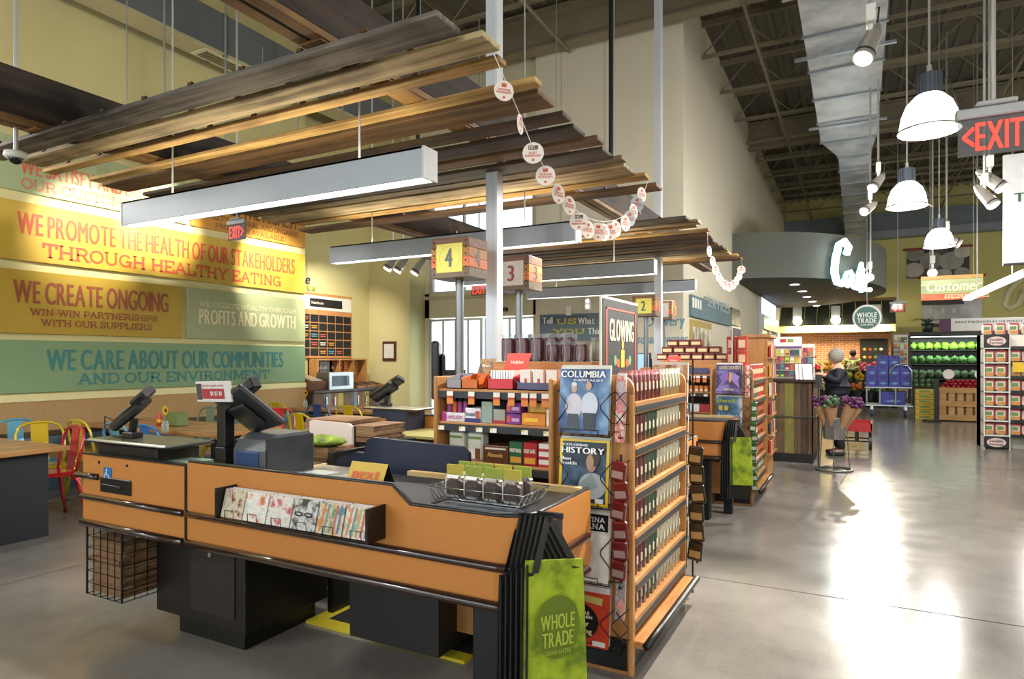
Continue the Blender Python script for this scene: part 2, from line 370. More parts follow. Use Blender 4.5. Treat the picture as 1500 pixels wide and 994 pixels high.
for x in (-4.4,-1.5,.2,2.6,4.9): S('bridging_pipe', MB(jmat).cyl((x,-5 if x>XB else -5,ZC-.78),(x,YF if x>XB else 10.4,ZC-.78),.03,n=6), ceil)
# wainscot on the dining wall: tan board, brown cap, slate rails
S('trim_3', MB(C('e6dca6', .7, var=.03)).bx(XL,XL+.03,-5,8.0,1.02,1.1))
S('trim_4', MB(C('b08d5e', .7, var=.12, sc=40)).bx(XL,XL+.02,-5,8.0,.12,1.02))
S('trim_5', MB(C('4a372a', .6)).bx(XL,XL+.05,-5,8.0,.62,.68))
S('trim_6', MB(C('6a7f90', .4, .3)).bx(XL+.02,XL+.06,-5,8.0,.48,.615))
S('baseboard_left', MB(C('5f7a8e', .35, .3)).bx(XL+.02,XL+.05,-5,8.0,0,.13))
# café canopy: elliptical bulkhead with downlights
def ell(k, rx=3.15, ry=4.7, cx=XB, cy=19.8): a=-PI/2+PI*k/40; return (cx+rx*math.cos(a), cy+ry*math.sin(a))
pts=[ell(k) for k in range(41)]
cafe = thing('cafe_canopy', 'dark grey curved bulkhead canopy with recessed downlights above the service desk', 'canopy', (XB+.1,19.8,3.28))
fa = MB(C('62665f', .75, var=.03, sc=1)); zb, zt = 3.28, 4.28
fa.add([(x,y,zb) for x,y in pts]+[(x,y,zt) for x,y in pts], [(i,i+1,i+42,i+41) for i in range(40)], True)
fa.add([(x,y,zt) for x,y in pts], [tuple(range(41))]); fa.build('fascia', cafe)
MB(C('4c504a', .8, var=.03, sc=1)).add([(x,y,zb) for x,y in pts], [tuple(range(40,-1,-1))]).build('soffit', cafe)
for px,py in ((1052,420),(1074,429),(1090,437),(1104,443),(1115,449),(1126,454),(1164,416),(1175,426),(1182,434),(1190,441),(1196,447)):
    p=W(px,py,Z=zb); d=MB(alum).lathe([(.13,-.012),(.13,0)],(p[0],p[1],zb),16).m(EM('fffaf0',9)).lathe([(.1,-.016),(.1,-.012)],(p[0],p[1],zb),16).build('downlight', cafe)
# things flat on the tall wall under the canopy
def wallrect(px0,px1,y0,y1,d,mat,X=XB):
    """panel on a wall facing +x, its left and right edge at pixel columns, top and bottom at the left edge's rows"""
    a=W(px0,y0,X=X); b=W(px1,y0,X=X); c=W(px0,y1,X=X)
    return MB(mat).bx(X,X+d,a[1],b[1],c[2],a[2]), (a[1],b[1],c[2],a[2])
def flat(name,label,cat,px0,px1,y0,y1,d,mat,X=XB,fn=None,parts=()):
    m,q = wallrect(px0,px1,y0,y1,d,mat,X); o = tag(m.build(name),label,cat)
    if fn: fn(o,q,X+d)
    return o
def fork(o,q,x):
    y0,y1,z0,z1=q
    for k in range(4): MB(C('e8e8e0',.4)).bx(x,x+.01,y0+.02+(y1-y0)*k*.05,y0+.02+(y1-y0)*(k*.05+.03),z0+.15,z1-.05).build('fork_tine',o)
    m=MB(C('9db4b8',.5)); txt(m,'SERVICES',(x+.012,y0+(y1-y0)*.3,z0+.25),(0,1,0),(0,0,1),(z1-z0)*.55,(y1-y0)*.62); m.build('lettering',o)
flat('band_sign','long slate blue band sign with pale lettering high under the canopy','sign',1009,1068,431,463,.05,C('5f7c88',.6),fn=fork)
flat('wall_picture','tall dark botanical picture beside the blue band sign','picture',1069,1082,450,500,.04,PRINT('20231f','4a4d44','8d8c80',6))
flat('wall_panel','ochre panel under the blue band sign','panel',1010,1040,467,520,.03,C('b09a58',.7))
flat('wall_picture','grey and white photograph below the ochre panel','picture',1012,1038,478,520,.05,PRINT('5a5a55','b5b3aa','e6e4dc',4))
S('door_3', MB(C('cfcabc',.6)).bx(XB,XB+.04,14.55,15.75,0,2.25).m(C('1d1c1a',.7)).bx(XB+.04,XB+.045,14.7,15.6,0,2.12))
S('door_4', MB(alum).bx(XB,XB+.14,19.6,23.4,2.35,2.75).bx(XB,XB+.1,19.6,19.7,0,2.35).bx(XB,XB+.1,21.4,21.5,0,2.35).bx(XB,XB+.1,23.3,23.4,0,2.35).m(C('8fa6b6',.12,var=.1)).bx(XB,XB+.05,19.7,23.3,0,2.35))
S('window_5', MB(alum).bx(XB,XB+.06,19.6,23.4,2.75,3.27).m(EM('cfe4ff',1.6)).bx(XB+.06,XB+.065,19.7,21.4,2.8,3.25).bx(XB+.06,XB+.065,21.5,23.3,2.8,3.25))
# floral alcove: brick wall, soffit, sloping awning
S('wall_brick', MB(BRICK('b8673f','c98a5c','d9c7a8')).bx(XB, 1.05, 26.0, 26.2, 0, 2.42))
S('trim_7', MB(C('d6cd8e',.8)).bx(XB, 1.15, 25.2, 26.2, 2.42, 2.66))
aw = thing('awning', 'dark green sloping panel awning over the flower department', 'awning', (-.6,25.4,2.66))
for k in range(9):
    x=XB+.02+k*.4; m=MB(C('3c4238',.35)); m.add([(x,24.9,2.68),(x+.385,24.9,2.68),(x+.385,25.9,3.55),(x,25.9,3.55),(x,24.93,2.66),(x+.385,24.93,2.66),(x+.385,25.95,3.53),(x,25.95,3.53)],[(0,1,2,3),(7,6,5,4),(0,4,5,1),(1,5,6,2),(2,6,7,3),(3,7,4,0)]); m.build('panel',aw)
MB(C('7a5a3c',.7)).bx(XB,1.2,25.86,25.98,3.5,3.62).build('top_rail',aw)
for k in (1,4,7):
    x=XB+.22+k*.4
    a=MB(C('d8d8d2',.4)).bx(x-.14,x+.14,24.72,24.86,2.95,3.3).m(EM('fff4d8',14)).ball((x,24.78,2.82),.15,12,8).build('awning_lamp',aw)
light('floral_lamp','AREA',(-.6,25.0,2.62),130,(1,.86,.55),(-.6,26,1.2),3.0,.3)
# =====================================================================  OVERHEAD
dark1=WOOD('14100d','3c2e25','y',.75,.6); orangew=WOOD('5e4228','94703f','y',.6)
for i,(x0,x1,zt,yA,yB) in enumerate(((-4.30,-4.15,3.13,.4,10.0),(-2.09,-1.95,3.10,.4,10.2))):
    b=thing('timber_beam',('dark reclaimed timber beam crossing above the far ends of the slats, dining side' if i==0 else 'dark reclaimed timber beam above the slats on the aisle side'),'beam',((x0+x1)/2,5,2.83),'paired timber beams carrying the slat canopies')
    xm=(x0+x1)/2
    MB(dark1).bx(x0,xm-.012,yA,yB,2.86,zt,.006).m(orangew).bx(x0,xm-.012,yA,yB,2.83,2.86).build('timber',b)
    MB(dark1).bx(xm+.012,x1,yA,yB,2.86,zt,.006).m(orangew).bx(xm+.012,x1,yA,yB,2.83,2.86).build('timber',b)
    MB(C('3a3d42',.4,.8)).bx(xm-.012,xm+.012,yA,yB,2.835,zt-.02).build('steel_plate',b)
    for y in (5.76,): MB(C('23262b',.4,.5)).cyl((xm,y,zt-.03),(xm,y,ZC),.022,n=8).build('hanger_pipe',b)
    for y in (1.3,2.6,4.6,5.4,6.4,8.2): MB(steel).cyl((x1,y,2.98),(x1+.015,y,2.98),.022,n=10).build('bolt',b)
WS=[('2b2624','8a8178'),('6b5a40','c9b58c'),('7a5c33','c9a462'),('8a6c3d','cdab6b'),('43301f','7d5f3b'),('30241b','5b4632'),('251d18','4d4036'),('4d3724','856544'),('2e2722','5a4d40'),('4b3e30','8c7858')]
B1=[(2.03,2.196,0),(2.24,2.39,1),(2.45,2.53,2),(2.72,2.80,3),(2.85,3.06,4),(3.17,3.29,5),(3.37,3.55,6),(3.61,3.74,7),(3.82,4.02,8),(4.04,4.15,9),(4.2,4.46,1),(4.5,4.63,2),(4.79,4.97,7)]
def canopy(y0, name_label, step):
    c=thing('slat_canopy',name_label,'slat canopy',(-3.1,y0+3.5,2.8),'hanging canopies of reclaimed boards')
    for i,(a,b,w_) in enumerate(B1):
        xl=-4.9+R.uniform(-.12,.1); xr=-1.38+R.uniform(-.03,.04) if i not in (1,3,11,12) else -1.325; z=2.795
        m=MB(WOOD(*WS[w_],'x',.7,.8)).bx(xl,xr,a+y0,b+y0,z,z+.026,.004); s=m.build('slat',c)
        s['label']=('charcoal grey weathered slat','pale weathered slat','honey brown slat','golden brown slat','brown slat','dark brown slat','near black slat','brown slat','grey brown slat','tan slat')[w_]
        for k in range(9 if i<3 else 0): MB(C('5a3d22',.7)).bx(xl+.3+k*.36,xl+.33+k*.36,a+y0-.006,a+y0+.01,z+.02,z+.034).build('cleat',s)
    for x in (-4.22,-2.02): MB(orangew).bx(x-.06,x+.06,y0+2.0,y0+5.0,2.821,2.832).build('batten',c)
    return c
canopy(0,'near canopy of flat weathered wooden boards hung over the front checkout lanes',0)
canopy(4.0,'far canopy of flat weathered wooden boards hung over the back checkout lanes',0)
# linear fluorescent fixtures
def linear(y, label, x0=-4.25, x1=-1.83, z=2.37, h=.15, p=26):
    f=thing('linear_light',label,'light fixture',((x0+x1)/2,y,z),'grey linear lights over the lanes')
    MB(C('9aa2ad',.45,.2,var=.02)).bx(x0+.01,x1-.01,y-.055,y-.045,z,z+h).bx(x0+.01,x1-.01,y+.045,y+.055,z,z+h).bx(x0+.01,x1-.01,y-.055,y+.055,z+h-.01,z+h).build('housing',f)
    for x in (x0,x1-.012): MB(C('c3c6cc',.45)).bx(x,x+.012,y-.058,y+.058,z-.002,z+h+.002).build('end_cap',f)
    MB(EM('fff8ea',7)).bx(x0+.02,x1-.02,y-.043,y+.043,z+.006,z+.012).build('diffuser',f)
    for x in (x0+.45,x1-.45): MB(rodm).cyl((x,y,z+h),(x,y,ZC),.006,n=5).build('cable',f)
    light('lane_uplight','AREA',((x0+x1)/2,y,z+h+.015),7,(1,.85,.6),((x0+x1)/2,y,9),x1-x0-.2,.06); l=light('lane_light','AREA',((x0+x1)/2,y,z-.01),p,(1,.98,.93),((x0+x1)/2,y,0),x1-x0,.08); return f
linear(2.6,'grey linear light nearest the camera, hung under the front slats')
linear(4.5,'grey linear light behind the number 4 lane box')
linear(6.6,'grey linear light hung beside the white power pole of lane 2')
linear(8.5,'grey linear light hung furthest back over the lanes')
# paper garlands: round tags on a string
pap=C('ece2da',.6,var=.02); red=C('d2573f',.6); brn=C('5b4638',.6); blu=C('c3cbd9',.6)
def garland(pts, tags, X, label, big):
    g=thing('garland',label,'garland',pts[0]); MB(C('e9e5dd',.7)).tube(pts,.0022,5).build('string',g)
    for i,(p,yaw,r,kind) in enumerate(tags):
        d=MB(pap if kind!=2 else blu); c=Vector(p); u=Vector((math.cos(yaw),math.sin(yaw),0)); n=Vector((-u.y,u.x,0)); k=20
        ring=[c+u*r*math.cos(2*PI*q/k)+Vector((0,0,r*math.sin(2*PI*q/k))) for q in range(k)]
        d.add([q-n*.0015 for q in ring]+[q+n*.0015 for q in ring],[tuple(range(k)),tuple(range(2*k-1,k-1,-1))]+[(q,q+k,(q+1)%k+k,(q+1)%k) for q in range(k)])
        o=c-n*.003; U=tuple(u)
        if kind==0:
            d.m(brn).quad(*[o+u*a*r+Vector((0,0,b*r)) for a,b in ((-.45,.3),(.45,.3),(.45,.68),(-.45,.68))]); d.m(pap); txt(d,'PSST...',o-n*.001+Vector((0,0,.49*r)),U,(0,0,1),r*.22,r*.7,align='c')
            d.m(red); txt(d,'SECRET',o-Vector((0,0,-.02*r)),U,(0,0,1),r*.2,r*.8,align='c'); txt(d,'INGREDIENTS HERE',o-Vector((0,0,.26*r)),U,(0,0,1),r*.2,r*1.5,align='c')
        else:
            d.m(red).quad(*[o+u*a*r+Vector((0,0,b*r)) for a,b in ((-.25,.35),(.25,.35),(.25,.7),(-.25,.7))])
            txt(d,'TAKE ME HOME',o+Vector((0,0,.1*r)),U,(0,0,1),r*.2,r*1.3,align='c'); txt(d,'FOR THE HOLIDAYS',o-Vector((0,0,.16*r)),U,(0,0,1),r*.2,r*1.5,align='c')
        d.m(red).add([o+u*.13*r*math.cos(q*PI/5)+Vector((0,0,-.65*r+.13*r*math.sin(q*PI/5))) for q in range(10)],[tuple(range(10))])
        d.build('paper_tag',g)
X1=-1.33
gp=[W(a,b,X=X1) for a,b in ((723,78),(737,110),(760,165),(779,212),(798,247),(818,283),(835,300),(850,313),(866,321),(884,325),(902,322),(918,314),(933,300),(944,280),(950,262))]
tg=[(W(a,b,X=X1),math.radians(yw),r,k) for a,b,yw,r,k in ((738,133,45,.044,1),(762,182,100,.044,1),(781,224,22,.05,0),(799,257,20,.048,1),(818,284,75,.05,1),(834,301,72,.05,1),(848,324,20,.05,0),(861,336,65,.05,1),(876,339,50,.052,1),(884,340,66,.052,1),(894,339,52,.052,1),(902,335,70,.052,1),(916,327,72,.052,1),(922,320,60,.052,2),(928,310,75,.052,1),(933,299,50,.052,2),(940,285,72,.052,1))]
garland(gp,tg,X1,'string of round white paper tags sagging along the near slat canopy','')
gp=[(-1.34,6.75,2.8)]+[W(a,b,X=X1) for a,b in ((1037,360),(1045,385),(1056,405),(1070,413),(1082,405),(1088,390))]+[(-1.34,8.9,2.8)]
tg=[(W(a,b+6,X=X1),math.radians(yw),.055,1) for a,b,yw in ((1039,362,75),(1044,377,70),(1048,389,60),(1053,400,65),(1057,406,70),(1062,411,60),(1068,414,55),(1074,411,60),(1079,405,65),(1083,398,60),(1086,389,30))]
garland(gp,tg,X1,'string of round white paper tags hanging from the far slat canopy','')
# lane number boxes on posts
def numbox(y, num, tail, fc, nc):
    x=-2.28; w2,h2,d2=.143,.126,.115; z=2.14; yl=y
    o=thing('lane_sign',f'wooden lane box with {"yellow" if fc[0]=="c" else "grey"} panel numbered {num}, {tail}','lane sign',(x,y,0),'numbered lane boxes')
    bands=['6e4c3a','a3703c','d2693f','6b5a49']
    for k in range(4):
        zz=z+h2-(k+1)*h2/2; m=WOOD(bands[k],('8a6450','c08a4c','e0845a','857463')[k],'x',.6)
        MB(m).bx(x-w2,x+w2,y-d2,y+d2,zz,zz+h2/2,.003).build('board',o)
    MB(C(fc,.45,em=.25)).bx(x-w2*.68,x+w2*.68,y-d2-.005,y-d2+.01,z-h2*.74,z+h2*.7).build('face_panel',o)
    r=MB(C('e9e2b4',.5)); cc=[(x+.075*math.cos(q*PI/16),y-d2-.0065,z-.002+.075*math.sin(q*PI/16)) for q in range(32)]; r.tube(cc,.0016,4,True).build('ring',o)
    t=MB(C(nc,.5)); txt(t,num,(x,y-d2-.0075,z-.002),(1,0,0),(0,0,1),.115,.057 ,align='c'); t.build('numeral',o)
    t=MB(C('4a3226',.5)); txt(t,num,(x+w2+.0015,y,z),(0,1,0),(0,0,1),.11,.055,align='c'); t.build('numeral',o)
    for sx in (-1,1):
        for k in range(6): MB(C('2d201a',.6)).bx(x+sx*w2*.84-.006,x+sx*w2*.84+.006,y-d2-.002,y-d2+.002,z-.11+k*.041,z-.098+k*.041).build('peg',o)
    MB(C('7f858c',.35,.7)).cyl((x-.01,y+.02,.926 if num=='3' else 0),(x-.01,y+.02,z-h2),.028,n=12).build('post',o); return o
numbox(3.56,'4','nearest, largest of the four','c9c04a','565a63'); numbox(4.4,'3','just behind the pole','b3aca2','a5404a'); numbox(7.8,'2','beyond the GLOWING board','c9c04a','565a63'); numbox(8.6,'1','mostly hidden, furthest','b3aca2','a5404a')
# white power poles
for y,l in ((3.95,'white square power pole rising behind the near product rack'),(8.2,'white square power pole rising beside the number 2 lane box')):
    p=thing('power_pole',l,'pole',(-2.24,y,0),'white power poles'); x=-2.24
    MB(C('c8ced8',.4,.2,var=.02)).bx(x-.045,x+.03,y-.04,y+.04,0,ZC-.1).build('channel',p); MB(C('d6dae1',.4,.2,var=.02)).bx(x+.03,x+.045,y-.042,y+.042,0,ZC-.1).build('cover_strip',p)
# ducts
du=thing('rectangular_duct','grey rectangular air duct running along the top of the dining wall','duct',(-7.7,4,5.59))
MB(C('767a80',.5,.3,var=.06,sc=2)).bx(-7.9,-7.53,-3,9.6,5.62,6.14).m(C('bdb491',.6)).bx(-7.9,-7.53,-3,9.6,5.59,5.62).build('duct_body',du)
for y in (4.0,5.9,7.8): MB(C('555a60',.5,.5)).bx(-7.91,-7.515,y,y+.04,5.58,6.16).build('seam_flange',du)
gy=[W(290,73,Z=5.59)[1],W(365,103,Z=5.59)[1]]
g=MB(C('d8d2b4',.5)).bx(-7.86,-7.57,gy[0],gy[1],5.575,5.59).build('grille',du)
for k in range(14): yy=gy[0]+.06+(gy[1]-gy[0]-.1)*k/14; MB(C('6a6450',.6)).bx(-7.82,-7.61,yy,yy+.03,5.57,5.578).build('louver',g)
gd=thing('galvanised_duct','large galvanised ceiling duct stepping narrower toward the back of the store','duct',(-.1,16,5.6))
gm=PRINT('8e9296','aeb2b6','c6c9cb',1.6,.42)
segs=[];y=1.0
while y<14.6: segs.append((y,-.6,.32,.62)); y+=1.15
while y<26.1: segs.append((y,-.33,.24,.46)); y+=1.15
for (y,a,b,h) in segs:
    m=MB(gm); L=1.14
    if y<14.6<=y+1.15: m.add([(a,y,5.6),(b,y,5.6),(b,y,6.22),(a,y,6.22),(-.33,y+L,5.6),(.24,y+L,5.6),(.24,y+L,6.06),(-.33,y+L,6.06)],[(0,1,5,4),(1,2,6,5),(2,3,7,6),(3,0,4,7)])
    else: m.bx(a,b,y,y+L,5.6,5.6+h)
    s=m.build('duct_section',gd); MB(C('8b9096',.4,.8)).bx(a-.025,b+.025,y-.02,y+.02,5.575,5.63+h).build('flange',s)
for y in (7.9,9.6,12.6): MB(C('a8adb3',.4,.8)).bx(-.75,.45,y,y+.05,5.54,5.575).build('strut',gd)
# pendant high bay lamps
def pendant(x,y,label,zb=3.42,group='glass dome pendant lamps over the aisle'):
    o=thing('pendant_lamp',label,'pendant lamp',(x,y,zb),group)
    MB(EM('fff8ee',2.6)).lathe([(.225,0),(.222,.03),(.205,.13),(.17,.22),(.11,.285),(.085,.3)],(x,y,zb+.012),24).build('glass_shade',o)
    MB(C('b9bec4',.3,.9)).tube([(x+.231*math.cos(q*PI/16),y+.231*math.sin(q*PI/16),zb+.006) for q in range(32)],.009,6,True).build('rim',o)
    h=MB(C('5d6672',.45,.5)).lathe([(.0,.30),(.088,.30),(.088,.48),(.0,.48)],(x,y,zb),20,False).build('ballast_housing',o)
    for k in range(16): a=2*PI*k/16; MB(C('4d5560',.45,.5)).bx(x+.09*math.cos(a)-.005,x+.09*math.cos(a)+.005,y+.09*math.sin(a)-.005,y+.09*math.sin(a)+.005,zb+.3,zb+.48).build('fin',h)
    MB(rodm).cyl((x,y,zb+.48),(x,y,zb+.56),.02,n=8).cyl((x,y,zb+.56),(x,y,ZC),.01,n=6).build('stem',o)
    MB(C('2a2b2d',.6)).tube([(x+.05,y,zb+.5),(x+.14,y,zb+.42),(x+.2,y,zb+.2),(x+.25,y,zb+.0),(x+.29,y,zb-.04)],.004,4).build('safety_cable',o)
    light('pendant_glow','POINT',(x,y,zb-.12),PEND*(1.7 if -1<x<1 and y>0 else .8),(1,.96,.9),size=.16).data.specular_factor=.25; return o
PEND=150
pendant(.54,6.5,'large lit dome pendant, the nearest of the row over the aisle'); pendant(.56,9.6,'lit dome pendant, middle one over the aisle'); pendant(1.25,13.3,'lit dome pendant beside the hanging service sign')
for x,y in ((2.6,1.5),(3.2,-2.5),(-.2,-2.0),(-5.2,-2.2),(3.6,6.2),(4.2,11),(3.4,17),(4.4,22),(-6.4,1.2)): pendant(x,y,'lit dome pendant added out of view as fill light',group='unseen dome pendants added for fill light')  # unseen pendants, added around the view only to fill the room with light
# track spotlights
def spot(p, aim, label, s=1.0, power=0, cone=40, group='silver track spotlights', col=(1,.93,.8), sz=.03, top=ZC):
    p=Vector(p); d=(Vector(aim)-p).normalized(); o=thing('track_spotlight',label,'spotlight',p,group)
    MB(C('c4bfb8',.35,.5)).cyl(p-d*.1*s,p+d*.1*s,.045*s,.06*s,n=16).cyl(p-d*.17*s,p-d*.1*s,.02*s,.045*s,n=16).build('head',o)
    MB(C('3a3a3c',.4)).cyl(p+d*.06*s,p+d*.075*s,.06*s,n=16).build('band',o); MB(EM('fff6e2',10)).cyl(p+d*.1*s,p+d*.104*s,.05*s,n=16).build('lens',o)
    q=p-d*.04*s+Vector((0,0,.13*s)); MB(white).bx(q.x-.025*s,q.x+.025*s,q.y-.06*s,q.y+.06*s,q.z-.03*s,q.z+.07*s,.004).cyl(p-d*.04*s,q,.014*s,n=6).build('bracket',o)
    MB(C('2a2b2d',.6)).tube([p-d*.16*s,p-d*.2*s+Vector((0,0,.09*s)),q+Vector((0,.05*s,.07*s))],.006*s,5).build('cable',o)
    MB(rodm).cyl((q.x,q.y,q.z+.07*s),(q.x,q.y,top),.012*s,n=6).build('stem',o)
    if power: light('spot_beam','SPOT',tuple(p+d*.13*s),power,col,aim,sz,spot=cone,blend=.7)
    return o
T=lambda px,py,t: tuple(Vector((0,0,CH))+t*Vector((-sn+(px-750)/F*cs, cs+(px-750)/F*sn, (HY-py)/F)))
spot(T(1272,68,4.4),(-.93,3.5,.7),'large silver spotlight hung from the galvanised duct',1.15,900,62,top=5.6)
spot(T(1284,268,9.5),T(1235,330,9.2),'silver spotlight high beside the duct, upper of two',1.3,top=5.6)
spot(T(1272,305,9.8),T(1225,340,9.5),'silver spotlight beside the duct, lower of two',1.2,top=5.6)
spot(T(1455,266,7.5),T(1500,296,7.3),'silver spotlight just under the exit sign, upper of two',1.3)
spot(T(1446,290,7.4),T(1480,325,7.2),'silver spotlight under the exit sign, lower of two',1.2)
spot(T(1392,352,12),T(1450,372,11.8),'silver spotlight cluster head beside the far pendant',1.6)
sp=spot(T(1366,398,13.5),T(1362,440,11),'spotlight shining at the camera beside the service sign',1.6)
spot(T(1275,404,14.5),(-.22,6.6,0),'glaring spotlight beside the lit café letters',1.5,1500,22,sz=.05)
# wall washers on the dining wall track
tr=thing('light_track','thin light track hung in front of the dining wall','light track',(-6.9,5.5,3.9)); MB(rodm).bx(-6.93,-6.89,3.6,8.4,3.9,3.94).build('rail',tr)
for y in (4.2,6.0,7.9): MB(rodm).cyl((-6.91,y,3.94),(-6.91,y,5.6),.006,n=5).build('rod',tr)
for i,(y,ay,az,pw) in enumerate(((4.6,4.5,3.0,220),(5.4,5.4,3.3,280),(6.6,7.4,2.7,330),(7.5,8.9,2.1,330))): spot((-6.91,y,3.72),(-8.3,ay,az),['white','silver','pale','grey'][i]+' spotlight on the dining wall track, '+['nearest','second','third','last'][i]+' along it',1,pw,62,'spotlights on the dining wall track')
for i,(px,py) in enumerate(((573,385),(588,388),(613,391))): spot(T(px,py,9.2),T(px-60,py+90,9),'small spotlight, '+['first','second','third'][i]+' of three below the second linear light',1.1,0,group='three small spotlights by the entrance')
# exit signs
def exitsign(p, s, label, face='404040', arrow='', ux=(1,0,0)):
    o=thing('exit_sign',label,'exit sign',p); x,y,z=p
    MB(C('aeb0b4',.45)).bx(x-.17*s,x+.17*s,y-.03*s,y+.03*s,z+.1*s,z+.155*s,.006*s).bx(x-.08*s,x+.1*s,y-.05*s,y+.05*s,z+.155*s,z+.18*s,.006*s).build('housing',o)
    MB(GLASS('8a8c90',.45)).bx(x-.16*s,x+.16*s,y-.005*s,y+.005*s,z-.1*s,z+.1*s).build('acrylic_panel',o)
    t=MB(EM('ff3a2a',1.6)); txt(t,arrow+'EXIT' if arrow!='>' else 'EXIT>',(x,y-.008*s,z),(1,0,0),(0,0,1),.15*s,.27*s,align='c'); t.build('lettering',o)
    MB(rodm).cyl((x,y,z+.18*s),(x,y,ZC),.012*s,n=6).build('stem',o)
exitsign(T(1455,198,3.5),1.0,'red EXIT sign with left arrow hanging nearest, at the picture edge',arrow='<')
exitsign(T(347,340,5.2),.62,'small red EXIT sign hanging in front of the dining wall',arrow='>')
exitsign(T(1315,451,17),1.1,'small far EXIT sign above the flower department',arrow='<')
exitsign(T(702,424,11.4),1.0,'EXIT sign above the entrance doors')
# dome camera
q=T(23,229,3.73); dc=thing('dome_camera','white dome security camera at the end of the first slat','camera',q)
MB(white).lathe([(0,.03),(.055,.025),(.06,0),(.05,-.012)],q,16).build('housing',dc); MB(C('15161a',.1)).ball((q[0],q[1],q[2]-.012),(.038,.038,.034),12,8).build('dome',dc); MB(rodm).cyl((q[0],q[1],q[2]+.03),(q[0],q[1],ZC),.012,n=6).build('stem',dc)
# far hanging fluorescent and banners
a=T(1416,440,12.0); b=T(1502,402,10.6)
fx=thing('strip_light','lit white strip light hanging diagonally at the picture edge','light fixture',a); d=(Vector(b)-Vector(a)); n=Vector((d.y,-d.x,0)).normalized()*.07; up=Vector((0,0,.04))
MB(white).add([Vector(a)-n+up,Vector(b)-n+up,Vector(b)+n+up,Vector(a)+n+up,Vector(a)-n*.4+up*2.4,Vector(b)-n*.4+up*2.4,Vector(b)+n*.4+up*2.4,Vector(a)+n*.4+up*2.4],[(0,1,2,3),(0,4,5,1),(2,6,7,3),(4,7,6,5),(0,3,7,4),(1,5,6,2)]).build('housing',fx)
MB(EM('ffffff',2.2)).add([Vector(a)-n,Vector(b)-n,Vector(b)+n,Vector(a)+n,Vector(a)-n+up,Vector(b)-n+up,Vector(b)+n+up,Vector(a)+n+up],[(0,3,2,1),(0,1,5,4),(2,3,7,6),(1,2,6,5),(3,0,4,7)]).build('diffuser',fx)
for q in (Vector(a)*.8+Vector(b)*.2,Vector(a)*.2+Vector(b)*.8): MB(rodm).cyl(q+up*2,(q.x,q.y,ZC),.01,n=5).build('cable',fx)
p0=T(1469,228,9); p1=T(1469,386,9)
bn=tag(MB(C('d9d9dc',.6)).bx(p0[0],p0[0]+1.1,p0[1]-.02,p0[1]+.02,p1[2],p0[2]).build('hanging_banner'),'large white hanging board with green lettering at the picture edge','banner'); 
t=MB(C('2f5a4c',.5)); txt(t,'TO',(p0[0]+.13,p0[1]-.025,T(1469,298,9)[2]),(1,0,0),(0,0,1),.12); t.build('lettering',bn); MB(black).bx(p0[0],p0[0]+1.1,p0[1]-.03,p0[1]+.03,p1[2]-.03,p1[2]).build('bottom_bar',bn)
MB(rodm).cyl((p0[0]+.3,p0[1],p0[2]),(p0[0]+.3,p0[1],ZC),.008,n=5).build('cable',bn)
